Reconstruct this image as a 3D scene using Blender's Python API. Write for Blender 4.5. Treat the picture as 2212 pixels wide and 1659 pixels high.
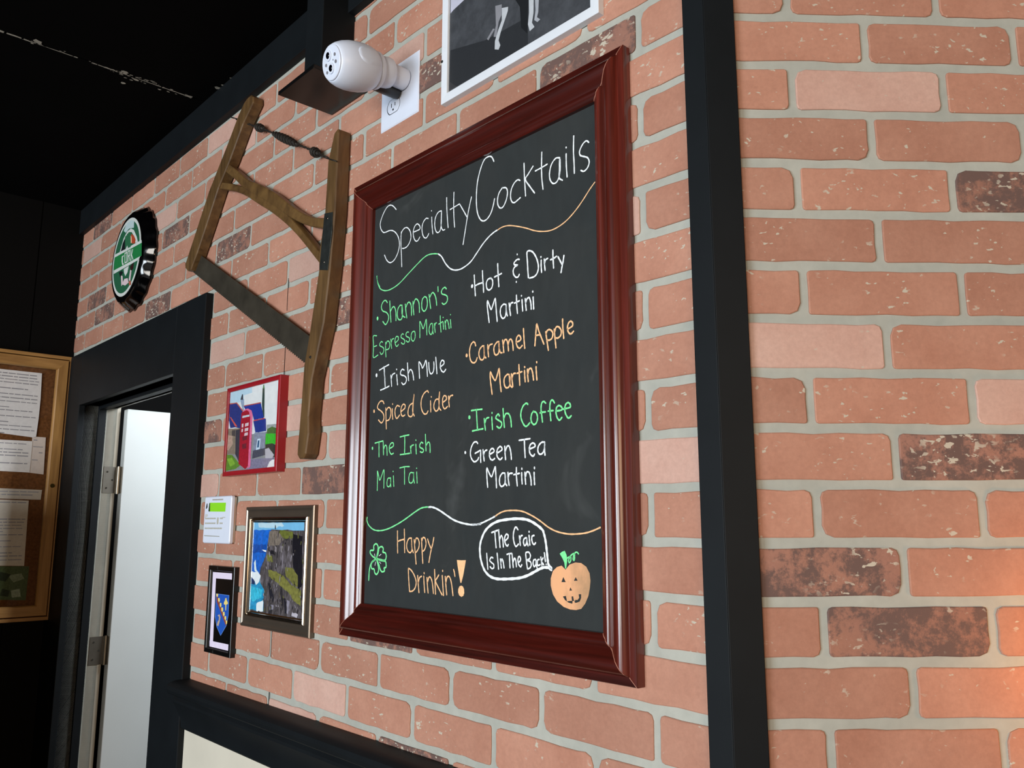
import bpy, bmesh, math, random
from mathutils import Matrix, Vector
import numpy as np
random.seed(7)
SC = bpy.context.scene
COL = SC.collection
for o in list(bpy.data.objects): bpy.data.objects.remove(o)

# ------------------------------------------------------------------ the place in plan
EYE = 1.62                                   # camera height above the floor
CORNER = Vector((0.251534, 0.997156, 0.0))   # outside corner where the two brick walls meet
AZ_A, AZ_B = -0.748009, 1.534615
dA = Vector((math.sin(AZ_A), math.cos(AZ_A), 0)); dB = Vector((math.sin(AZ_B), math.cos(AZ_B), 0))
nA = Vector((0.733044, 0.680181, 0)); nB = Vector((-0.036174, 0.999346, 0))     # into the walls
LEN_A, LEN_B, CEIL = 2.735, 1.30, 1.165 + EYE
def frameA(s=0, z=0, d=0):
    return Matrix.Translation(CORNER + dA*s - nA*d + Vector((0, 0, EYE+z))) @ Matrix(((-dA.x, nA.x, 0, 0), (-dA.y, nA.y, 0, 0), (0, 0, 1, 0), (0, 0, 0, 1)))
def frameB(s=0, z=0, d=0):
    return Matrix.Translation(CORNER + dB*s - nB*d + Vector((0, 0, EYE+z))) @ Matrix(((dB.x, nB.x, 0, 0), (dB.y, nB.y, 0, 0), (0, 0, 1, 0), (0, 0, 0, 1)))
def frameC(u=0, z=0, d=0):
    return Matrix.Translation(CORNER + dA*(LEN_A-d) - nA*u + Vector((0, 0, EYE+z))) @ Matrix(((nA.x, dA.x, 0, 0), (nA.y, dA.y, 0, 0), (0, 0, 1, 0), (0, 0, 0, 1)))

# ------------------------------------------------------------------ camera, lights, exposure
cd = bpy.data.cameras.new('camera'); cam = bpy.data.objects.new('camera', cd); COL.objects.link(cam)
cd.sensor_width = 36; cd.lens = 36*1802.83/2212; cd.clip_start = .01
p, r = 0.167505, 0.000535
right = Vector((1, 0, 0)); fw = Vector((0, math.cos(p), math.sin(p))); up = Vector((0, -math.sin(p), math.cos(p)))
r2 = right*math.cos(r)+up*math.sin(r); u2 = -right*math.sin(r)+up*math.cos(r)
cam.matrix_world = Matrix.Translation((0, 0, EYE)) @ Matrix(((r2.x, u2.x, -fw.x, 0), (r2.y, u2.y, -fw.y, 0), (r2.z, u2.z, -fw.z, 0), (0, 0, 0, 1)))
SC.camera = cam
w = bpy.data.worlds.new('world'); SC.world = w; w.use_nodes = True
w.node_tree.nodes['Background'].inputs[0].default_value = (.80, .90, 1.0, 1)
w.node_tree.nodes['Background'].inputs[1].default_value = 0.06
def area(name, loc, target, sx, sy, power, col):
    l = bpy.data.lights.new(name, 'AREA'); l.shape = 'RECTANGLE'; l.size = sx; l.size_y = sy; l.energy = power; l.color = col
    o = bpy.data.objects.new(name, l); COL.objects.link(o); o.location = loc
    o.rotation_euler = (Vector(target)-Vector(loc)).to_track_quat('-Z', 'Y').to_euler(); return o
area('window_daylight', (-3.7, -1.9, 1.55), (-.3, 1.5, 1.7), 1.7, 1.5, 168, (.88, .97, 1.06))      # the big window behind the viewer, left
area('window_daylight', (-2.1, -3.5, 1.6), (-.1, 1.3, 1.6), 1.7, 1.4, 112, (1.0, .95, .88))
area('room_lamps', (1.3, -2.6, 1.9), (.5, 1.0, 1.4), 1.8, .9, 40, (1.0, .70, .44))           # warm light from the right, behind the viewer
def point(name, loc, rad, power, col):
    l = bpy.data.lights.new(name, 'POINT'); l.shadow_soft_size = rad; l.energy = power; l.color = col
    o = bpy.data.objects.new(name, l); COL.objects.link(o); o.location = loc; return o
point('amber_lamp', frameB(.45, -.15, .10).translation, .03, 1.15, (1.0, .36, .04))                # small amber lamp just right of the view
area('back_room_lamp', CORNER + dA*1.55 + nA*1.1 + Vector((0, 0, 2.45)), CORNER + dA*2.6 + nA*.4 + Vector((0, 0, 1.7)), .5, .5, 36, (.90, .95, 1.0))
SC.view_settings.view_transform = 'Standard'; SC.view_settings.look = 'None'
SC.view_settings.exposure = 0.0; SC.view_settings.gamma = 1.0; SC.view_settings.use_curve_mapping = False

# ------------------------------------------------------------------ materials
def lin(h):
    c = [int(h[i:i+2], 16)/255 for i in (0, 2, 4)]
    return tuple((v/12.92 if v <= .04045 else ((v+.055)/1.055)**2.4) for v in c)+(1,)
class NT:
    def __init__(s, name):
        s.m = bpy.data.materials.new(name); s.m.use_nodes = True; s.t = s.m.node_tree; s.b = s.t.nodes['Principled BSDF']
    def n(s, typ, **k):
        nd = s.t.nodes.new(typ)
        for a, v in k.items():
            if a.startswith('_'): setattr(nd, a[1:], v)
        return nd
    def l(s, a, b): s.t.links.new(a, b)
    def noise(s, scale, detail=4, rough=.55, vec=None, dist=0):
        nd = s.t.nodes.new('ShaderNodeTexNoise'); nd.inputs['Scale'].default_value = scale; nd.inputs['Detail'].default_value = detail
        nd.inputs['Roughness'].default_value = rough; nd.inputs['Distortion'].default_value = dist
        s.l(vec if vec is not None else s.obj(), nd.inputs['Vector']); return nd.outputs['Fac']
    def obj(s, scale=None):
        tc = s.t.nodes.new('ShaderNodeTexCoord'); v = tc.outputs['Object']
        if scale:
            mp = s.t.nodes.new('ShaderNodeMapping'); mp.inputs['Scale'].default_value = scale; s.l(v, mp.inputs['Vector']); v = mp.outputs[0]
        return v
    def objrand(s, scale=(1, 1, 1)):
        oi = s.t.nodes.new('ShaderNodeObjectInfo'); mu = s.t.nodes.new('ShaderNodeMath'); mu.operation = 'MULTIPLY'; mu.inputs[1].default_value = 37.
        s.l(oi.outputs['Random'], mu.inputs[0]); ad = s.t.nodes.new('ShaderNodeVectorMath'); ad.operation = 'ADD'
        s.l(s.obj(scale), ad.inputs[0]); s.l(mu.outputs[0], ad.inputs[1]); return ad.outputs[0], oi.outputs['Random']
    def ramp(s, fac, stops):
        nd = s.t.nodes.new('ShaderNodeValToRGB'); e = nd.color_ramp.elements
        while len(e) < len(stops): e.new(.5)
        for i, (p_, c) in enumerate(stops): e[i].position = p_; e[i].color = c if len(c) == 4 else tuple(c)+(1,)
        s.l(fac, nd.inputs[0]); return nd.outputs[0]
    def mix(s, fac, a, b, mode='MIX'):
        nd = s.t.nodes.new('ShaderNodeMix'); nd.data_type = 'RGBA'; nd.blend_type = mode
        for sock, v in ((nd.inputs[0], fac), (nd.inputs[6], a), (nd.inputs[7], b)):
            if isinstance(v, (int, float)): sock.default_value = v
            elif isinstance(v, tuple): sock.default_value = v
            else: s.l(v, sock)
        return nd.outputs[2]
    def color(s, c):
        if isinstance(c, tuple): s.b.inputs['Base Color'].default_value = c
        else: s.l(c, s.b.inputs['Base Color'])
    def set(s, **k):
        for a, v in k.items(): s.b.inputs[a.replace('_', ' ')].default_value = v
    def bump(s, fac, strength=.2, dist=.001):
        nd = s.t.nodes.new('ShaderNodeBump'); nd.inputs['Strength'].default_value = strength; nd.inputs['Distance'].default_value = dist
        s.l(fac, nd.inputs['Height']); s.l(nd.outputs[0], s.b.inputs['Normal'])
G3 = lambda v: (v, v, v, 1)
def simple(name, hexc, rough=.5, metal=0, spec=.5, vary=.06, scale=40, bump=0):
    m = NT(name); c = lin(hexc); lo = tuple(v*(1-vary) for v in c[:3])+(1,); hi = tuple(min(1, v*(1+vary)) for v in c[:3])+(1,)
    f = m.noise(scale); m.color(m.ramp(f, [(.3, lo), (.7, hi)])); m.set(Roughness=rough, Metallic=metal, Specular_IOR_Level=spec)
    if bump: m.bump(f, bump)
    return m.m
def brick_mat(name, base, alt, blotch=None, fleck=.645):
    m = NT(name); v, rnd = m.objrand()
    a = m.ramp(m.noise(9, 5, .6, v), [(.3, base), (.72, alt)])
    tone = m.ramp(rnd, [(0, G3(.88)), (.5, G3(.99)), (1, G3(1.10))]); a = m.mix(1.0, a, tone, 'MULTIPLY')
    fine = m.noise(160, 4, .7, v); a = m.mix(1.0, a, m.ramp(fine, [(.25, G3(.90)), (.75, G3(1.09))]), 'MULTIPLY')
    if blotch:
        bf = m.ramp(m.noise(20, 9, .78, v, .15), [(.44, (0, 0, 0, 1)), (.53, (1, 1, 1, 1))]); a = m.mix(bf, a, blotch)
    vs, _ = m.objrand((1, 1, 1.6)); sp = m.noise(95, 2.5, .5, vs, .35)
    gate = m.ramp(m.noise(13, 2, .5, v), [(.46, (0, 0, 0, 1)), (.56, (1, 1, 1, 1))])
    fl = m.ramp(sp, [(fleck, (0, 0, 0, 1)), (fleck+.035, (1, 1, 1, 1))]); fl = m.mix(1.0, fl, gate, 'MULTIPLY')
    a = m.mix(fl, a, (.52, .47, .38, 1)); m.color(a); m.set(Roughness=.72, Specular_IOR_Level=.25); m.bump(fine, .12); return m.m
M = {}
M['brick'] = brick_mat('red_brick', (.395, .185, .125, 1), (.49, .255, .180, 1))
M['pink'] = brick_mat('pink_brick', (.52, .31, .25, 1), (.60, .40, .33, 1), fleck=.70)
M['dark'] = brick_mat('burnt_brick', (.37, .18, .125, 1), (.30, .155, .12, 1), (.145, .09, .078, 1), fleck=.60)
m = NT('mortar'); f = m.noise(55, 5, .6); f2 = m.noise(6, 3)
a = m.ramp(f2, [(.3, (.36, .375, .335, 1)), (.7, (.44, .45, .40, 1))]); a = m.mix(1.0, a, m.ramp(f, [(.3, G3(.93)), (.7, G3(1.05))]), 'MULTIPLY')
m.color(a); m.set(Roughness=.85, Specular_IOR_Level=.2); m.bump(f, .2); M['mortar'] = m.m
M['black_trim'] = simple('black_painted_trim', '121619', .55, 0, .16, .12, 12, .05)
M['black_trim_b'] = M['black_trim']
M['black_wall'] = simple('black_wall_paint', '030303', .7, 0, .12, .2, 5, .05)
M['black_ceiling'] = simple('black_ceiling_paint', '040404', .9, 0, .05, .3, 4, .1)
M['chip'] = simple('bare_plaster_chips', '9a978c', .9, 0, .1, .3, 60)
M['cream'] = simple('cream_wainscot', 'd2cdbd', .6, 0, .3, .04, 8)
M['floor'] = simple('brown_floor', '4a3a2c', .5, 0, .4, .3, 6)
M['white_paint'] = simple('white_door_paint', 'c9cfcf', .5, 0, .4, .02, 6)
M['jamb_white'] = simple('cream_jamb_paint', 'b9b3a4', .5, 0, .4, .06, 9)
def wood(name, c1, c2, rough, stretch=(6, 6, 60), coat=0, sc=6):
    m = NT(name); v = m.obj(stretch); f = m.noise(sc, 6, .6, v, .5)
    m.color(m.ramp(f, [(.28, lin(c1)), (.72, lin(c2))])); m.set(Roughness=rough, Coat_Weight=coat, Coat_Roughness=.12); m.bump(f, .06); return m.m
M['mahog_v'] = wood('mahogany_upright', '3a120b', '6b271c', .28, (60, 60, 3.), .5, 1.4)
M['mahog_h'] = wood('mahogany_cross', '2b0b06', '4f1710', .28, (3., 60, 60), .5, 1.4)
M['mahog_edge'] = simple('worn_mitre_edge', 'a8705c', .5)
M['oak_v'] = wood('oak_upright', '8a6233', 'b98c50', .45, (40, 40, 3), .1, 1.5)
M['oak_h'] = wood('oak_cross', '8a6233', 'b98c50', .45, (3, 40, 40), .1, 1.5)
M['oldwood'] = wood('old_saw_wood', '402b12', '725632', .5, (50, 30, 6), .15, 1.3)
M['oldwood_d'] = wood('old_saw_wood_arm', '432d15', '74572f', .5, (12, 30, 12), .1, 2)
M['rust'] = simple('rusty_iron', '33302c', .65, .6, .5, .35, 90, .3)
M['bladesteel'] = simple('aged_blade_steel', '4b463c', .5, .55, .5, .3, 14, .1)
M['darksteel'] = simple('dark_steel_plate', '3e4240', .45, .7, .5, .25, 50)
m = NT('chalkboard'); v = m.obj((1, 1, 1)); big = m.noise(5, 4, .6, v, 1.0); st = m.noise(26, 4, .6, m.obj((1.5, 1, .6)), .6)
a = m.ramp(big, [(.40, (.024, .029, .030, 1)), (.62, (.028, .032, .032, 1)), (.80, (.060, .066, .066, 1))])
a = m.mix(1.0, a, m.ramp(st, [(.3, G3(.93)), (.7, G3(1.1))]), 'MULTIPLY'); m.color(a); m.set(Roughness=.72, Specular_IOR_Level=.25); M['board'] = m.m
def chalk(name, c):
    m = NT(name); f = m.noise(300, 3); b = lin(c); m.color(m.ramp(f, [(.25, tuple(x*.82 for x in b[:3])+(1,)), (.6, b)])); m.set(Roughness=.8, Specular_IOR_Level=.1); return m.m
M['W'] = chalk('white_chalk', 'f4fbff'); M['G'] = chalk('green_chalk', '86f3a4'); M['O'] = chalk('orange_chalk', 'ffcb98'); M['K'] = M['board']
m = NT('orange_chalk_fill'); f = m.noise(18, 5, .65, m.obj((1, 1, .5)), .4); m.color(m.ramp(f, [(.3, lin('b8926f')), (.55, lin('ebb185')), (.8, lin('f2b681'))])); m.set(Roughness=.85, Specular_IOR_Level=.1); M['Ofill'] = m.m
M['white_plastic'] = simple('white_plastic', 'dde6f6', .35, 0, .5, .01)
M['ivory_plastic'] = simple('ivory_plastic', 'd9d0c6', .45, 0, .5, .01)
M['grey_key'] = simple('grey_rubber_key', 'b4b4a8', .6, 0, .3, .1, 300)
M['black_plastic'] = simple('black_plastic', '0a0a0c', .35)
M['lens'] = simple('black_lens', '020208', .05, 0, .8)
M['led'] = simple('grey_led_window', '7d7d84', .2)
M['gloss_black'] = simple('glossy_black_enamel', '030304', .13, 0, .6, .1)
M['red_lacquer'] = simple('red_lacquer', '9a1c26', .3, 0, .5, .05)
M['silver'] = simple('polished_silver', 'b9b2a6', .18, 1, .5, .05)
M['pewter'] = simple('pewter_frame', '6e6358', .3, .7, .5, .08, 12)
M['black_frame'] = simple('black_picture_frame', '0a0a0b', .3, 0, .5, .1)
M['white_frame'] = simple('white_picture_frame', 'dfe6ee', .4, 0, .4, .02)
M['steel'] = simple('satin_nickel_hinge', '8f8a80', .35, .9, .5, .05)
M['brass'] = simple('aged_brass_lock', '4d421f', .4, .8)
M['cork'] = simple('cork_backing', '6b4526', .9, 0, .1, .3, 120, .2)
M['ink'] = simple('printed_ink', '9a9aa0', .9, 0, .1)
M['mat_white'] = simple('lilac_white_card', 'e6dcf2', .8, 0, .2, .01)
m = NT('green_backlit_display'); m.color(lin('7ac026')); m.b.inputs['Emission Color'].default_value = lin('7fce22'); m.set(Emission_Strength=.35, Roughness=.3); M['lcd'] = m.m
m = NT('printed_rock'); f = m.noise(40, 6, .75, m.obj((1.6, 1, .55)), .8); m.color(m.ramp(f, [(.36, lin('1c1a20')), (.5, lin('514b4c')), (.6, lin('6e6870')), (.72, lin('a9a4ae'))])); m.set(Roughness=.6); M['rock'] = m.m
m = NT('printed_dark_floor'); f = m.noise(30, 5, .7, m.obj((1, 1, 1)), .3); m.color(m.ramp(f, [(.3, lin('32353a')), (.7, lin('4c5056'))])); m.set(Roughness=.6); M['photo_grey'] = m.m
g = bpy.data.materials.new('clear_glass'); g.use_nodes = True; t = g.node_tree; t.nodes.clear()
out = t.nodes.new('ShaderNodeOutputMaterial'); mx = t.nodes.new('ShaderNodeMixShader'); tr = t.nodes.new('ShaderNodeBsdfTransparent'); gl = t.nodes.new('ShaderNodeBsdfGlossy'); fr = t.nodes.new('ShaderNodeLayerWeight'); pw = t.nodes.new('ShaderNodeMath'); pw.operation = 'POWER'; pw.inputs[1].default_value = 4; ml = t.nodes.new('ShaderNodeMath'); ml.operation = 'MULTIPLY_ADD'; ml.inputs[1].default_value = .45; ml.inputs[2].default_value = .02
gl.inputs['Roughness'].default_value = .03
t.links.new(fr.outputs['Facing'], pw.inputs[0]); t.links.new(pw.outputs[0], ml.inputs[0]); t.links.new(ml.outputs[0], mx.inputs[0]); t.links.new(tr.outputs[0], mx.inputs[1]); t.links.new(gl.outputs[0], mx.inputs[2]); t.links.new(mx.outputs[0], out.inputs[0]); M['glass'] = g
_pc = {}
def ink(c, v=.05):
    if c in M: return M[c]
    if v > .1 and sum(int(c[i:i+2], 16) for i in (0, 2, 4)) > 520: v = .05
    if (c, v) not in _pc: _pc[(c, v)] = simple('print_'+c, c, .55, 0, .3, v, 90 if v < .1 else 170)
    return _pc[(c, v)]

# ------------------------------------------------------------------ mesh helpers (local axes: x right, y into the wall, z up)
class MB:
    def __init__(s): s.v = []; s.f = []; s.mi = []
    def add(s, vs, fs, mi=0):
        o = len(s.v); s.v += [tuple(v) for v in vs]; s.f += [tuple(i+o for i in f) for f in fs]; s.mi += [mi]*len(fs); return s
    def box(s, x0, x1, y0, y1, z0, z1, mi=0):
        vs = [(x, y, z) for z in (z0, z1) for y in (y0, y1) for x in (x0, x1)]
        return s.add(vs, [(0, 2, 3, 1), (4, 5, 7, 6), (0, 1, 5, 4), (2, 6, 7, 3), (0, 4, 6, 2), (1, 3, 7, 5)], mi)
    def prism(s, pts, y0, y1, mi=0, inset=0.0, iy=0.0):
        """outline (x,z) pulled from front y0 back to y1, optional bevelled front edge"""
        P = [Vector((x, z)) for x, z in pts]
        if sum(P[i].x*P[(i+1) % len(P)].y-P[(i+1) % len(P)].x*P[i].y for i in range(len(P))) < 0: P.reverse()
        n = len(P); rings = []
        if inset:
            q = []
            for i in range(n):
                a, b = (P[i]-P[i-1]), (P[(i+1) % n]-P[i])
                a = a.normalized() if a.length else Vector((1, 0)); b = b.normalized() if b.length else Vector((1, 0))
                nn = Vector((-a.y-b.y, a.x+b.x)); nn = nn.normalized() if nn.length > 1e-6 else Vector((-a.y, a.x)); q.append(P[i]+nn*inset)
            rings.append([(v.x, y0, v.y) for v in q]); rings.append([(v.x, y0+iy, v.y) for v in P])
        else: rings.append([(v.x, y0, v.y) for v in P])
        rings.append([(v.x, y1, v.y) for v in P])
        vs = [v for rr in rings for v in rr]; fs = [tuple(range(n))]
        for k in range(len(rings)-1):
            for i in range(n):
                j = (i+1) % n; fs.append((k*n+i, (k+1)*n+i, (k+1)*n+j, k*n+j))
        fs.append(tuple(reversed(range((len(rings)-1)*n, len(rings)*n))))
        return s.add(vs, fs, mi)
    def tube(s, pts, rad, n=8, mi=0, cap=True):
        pts = [Vector(p_) for p_ in pts]; R = rad if isinstance(rad, (list, tuple)) else [rad]*len(pts); vs = []; fs = []
        ref = Vector((0, 1, .01))
        for i, p_ in enumerate(pts):
            d = (pts[min(i+1, len(pts)-1)]-pts[max(i-1, 0)]).normalized(); a = d.cross(ref)
            if a.length < 1e-3: a = d.cross(Vector((1, 0, 0)))
            a.normalize(); b = d.cross(a)
            for k in range(n):
                t_ = 2*math.pi*k/n; vs.append(p_+(a*math.cos(t_)+b*math.sin(t_))*R[i])
        for i in range(len(pts)-1):
            for k in range(n): fs.append((i*n+k, i*n+(k+1) % n, (i+1)*n+(k+1) % n, (i+1)*n+k))
        if cap: fs.append(tuple(reversed(range(n)))); fs.append(tuple(range((len(pts)-1)*n, len(pts)*n)))
        return s.add(vs, fs, mi)
    def lathe(s, prof, n=40, mi=0, fn=None, cap0=True, cap1=True):
        """profile of (radius, y) about the local y axis"""
        vs = []; fs = []
        for i, (r_, y) in enumerate(prof):
            for k in range(n):
                t_ = 2*math.pi*k/n; rr = fn(i, t_, r_) if fn else r_; vs.append((rr*math.cos(t_), y, rr*math.sin(t_)))
        for i in range(len(prof)-1):
            for k in range(n): fs.append((i*n+k, i*n+(k+1) % n, (i+1)*n+(k+1) % n, (i+1)*n+k))
        if cap0: fs.append(tuple(reversed(range(n))))
        if cap1: fs.append(tuple(range((len(prof)-1)*n, len(prof)*n)))
        return s.add(vs, fs, mi)
    def mesh(s, name, mats, smooth=False):
        me = bpy.data.meshes.new(name); me.from_pydata(s.v, [], s.f)
        for m_ in (mats if isinstance(mats, (list, tuple)) else [mats]): me.materials.append(m_)
        me.polygons.foreach_set('material_index', s.mi)
        bm = bmesh.new(); bm.from_mesh(me); bmesh.ops.recalc_face_normals(bm, faces=bm.faces); bm.to_mesh(me); bm.free()
        if smooth: me.polygons.foreach_set('use_smooth', [True]*len(me.polygons))
        me.update(); return me
    def obj(s, name, mats, parent=None, smooth=False, bevel=0, auto=None, raw=False):
        me = s.mesh(name, mats, smooth) if not raw else s.rawmesh(name, mats)
        o = bpy.data.objects.new(name, me); COL.objects.link(o)
        if parent: o.parent = parent
        if bevel:
            b = o.modifiers.new('bevel', 'BEVEL'); b.width = bevel; b.segments = 2; b.limit_method = 'ANGLE'; b.angle_limit = .6
        if auto is not None:
            bpy.context.view_layer.objects.active = o
            me.polygons.foreach_set('use_smooth', [True]*len(me.polygons)); me.set_sharp_from_angle(angle=auto)
        return o
    def rawmesh(s, name, mats):
        me = bpy.data.meshes.new(name); me.from_pydata(s.v, [], s.f)
        for m_ in mats: me.materials.append(m_)
        me.polygons.foreach_set('material_index', s.mi); me.update(); return me
def tag(o, label=None, cat=None, kind=None, group=None):
    if label: o['label'] = label
    if cat: o['category'] = cat
    if kind: o['kind'] = kind
    if group: o['group'] = group
    return o
def empty(name, mat, label, cat, kind=None, group=None):
    o = bpy.data.objects.new(name, None); o.empty_display_size = .05; COL.objects.link(o); o.matrix_world = mat
    return tag(o, label, cat, kind, group)
def at(o, x=0, y=0, z=0, rot=None):
    o.location = (x, y, z)
    if rot: o.rotation_euler = rot
    return o
def ints(t_): 
    v = [int(q)/10000 for q in t_.split(',')]; return list(zip(v[0::2], v[1::2]))
def smooth_line(P, n=5):
    if len(P) < 3: return P
    P = [Vector(q) for q in P]; Q = [2*P[0]-P[1]]+P+[2*P[-1]-P[-2]]; o = []
    for i in range(1, len(Q)-2):
        a, b, c, d = Q[i-1:i+3]
        for k in range(n):
            t_ = k/n; o.append(.5*(2*b+(c-a)*t_+(2*a-5*b+4*c-d)*t_*t_+(3*b-a-3*c+d)*t_**3))
    o.append(P[-1]); return [(q.x, q.y) for q in o]
def print_obj(name, layers, parent, y, base=None, th=.0002, clip=None, offx=0, offz=0, vary=.05, rough=0):
    """a flat print: coloured shapes laid over one another on a sheet"""
    mb = MB(); mats = []; idx = {}
    def mi(c):
        if c not in idx: idx[c] = len(mats); mats.append(ink(c, vary))
        return idx[c]
    if base: c, (x0, x1, z0, z1) = base; mb.box(x0, x1, y, y+.0008, z0, z1, mi(c))
    for k, (c, q) in enumerate(layers):
        P = [(x+offx, z+offz) for x, z in ints(q)]
        if clip: P = [(min(max(x, clip[0]), clip[1]), min(max(z, clip[2]), clip[3])) for x, z in P]
        if rough:                                       # torn, natural outlines in the photographs
            rj = random.Random(k); Q = []
            for i in range(len(P)):
                a, b = P[i], P[(i+1) % len(P)]; n_ = max(1, min(6, int(math.dist(a, b)/.006)))
                for j in range(n_):
                    f_ = j/n_; Q.append((a[0]+(b[0]-a[0])*f_+(rj.uniform(-rough, rough) if j else 0), a[1]+(b[1]-a[1])*f_+(rj.uniform(-rough, rough) if j else 0)))
            P = [(min(max(x, clip[0]), clip[1]), min(max(z, clip[2]), clip[3])) for x, z in Q]
        P2 = []
        for q_ in P:
            if not P2 or (abs(q_[0]-P2[-1][0])+abs(q_[1]-P2[-1][1])) > 1e-5: P2.append(q_)
        if len(P2) < 3: continue
        ar = sum(P2[i][0]*P2[(i+1) % len(P2)][1]-P2[(i+1) % len(P2)][0]*P2[i][1] for i in range(len(P2)))
        if abs(ar) < 1e-8: continue
        if ar < 0: P2.reverse()
        yy = y-th*.3*(k+1)/4-.00004
        mb.add([(x, yy, z) for x, z in P2], [tuple(range(len(P2)))], mi(c))
    me = bpy.data.meshes.new(name); me.from_pydata(mb.v, [], mb.f)
    for m_ in mats: me.materials.append(m_)
    me.polygons.foreach_set('material_index', mb.mi)
    o = bpy.data.objects.new(name, me); COL.objects.link(o); o.parent = parent; return o
def mitred(parent, w, h, prof, mats, name='frame_rail', smooth=True):
    """four mitred lengths; profile = (distance in from the outer edge, height off the wall)"""
    hw, hh = w/2, h/2
    for side in range(4):
        mb = MB(); vs = []
        for (u, hgt) in prof:
            a, b = {0: ((-hw+u, hh-u), (hw-u, hh-u)), 1: ((hw-u, hh-u), (hw-u, -hh+u)), 2: ((hw-u, -hh+u), (-hw+u, -hh+u)), 3: ((-hw+u, -hh+u), (-hw+u, hh-u))}[side]
            vs += [(a[0], -hgt, a[1]), (b[0], -hgt, b[1])]
        n = len(prof); fs = [(2*i, 2*i+1, 2*((i+1) % n)+1, 2*((i+1) % n)) for i in range(n)]
        fs += [tuple(2*i for i in range(n)), tuple(2*i+1 for i in reversed(range(n)))]
        mb.add(vs, fs); mb.obj(name, mats[side % 2] if isinstance(mats, (list, tuple)) else mats, parent, auto=.6 if smooth else None)

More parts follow.
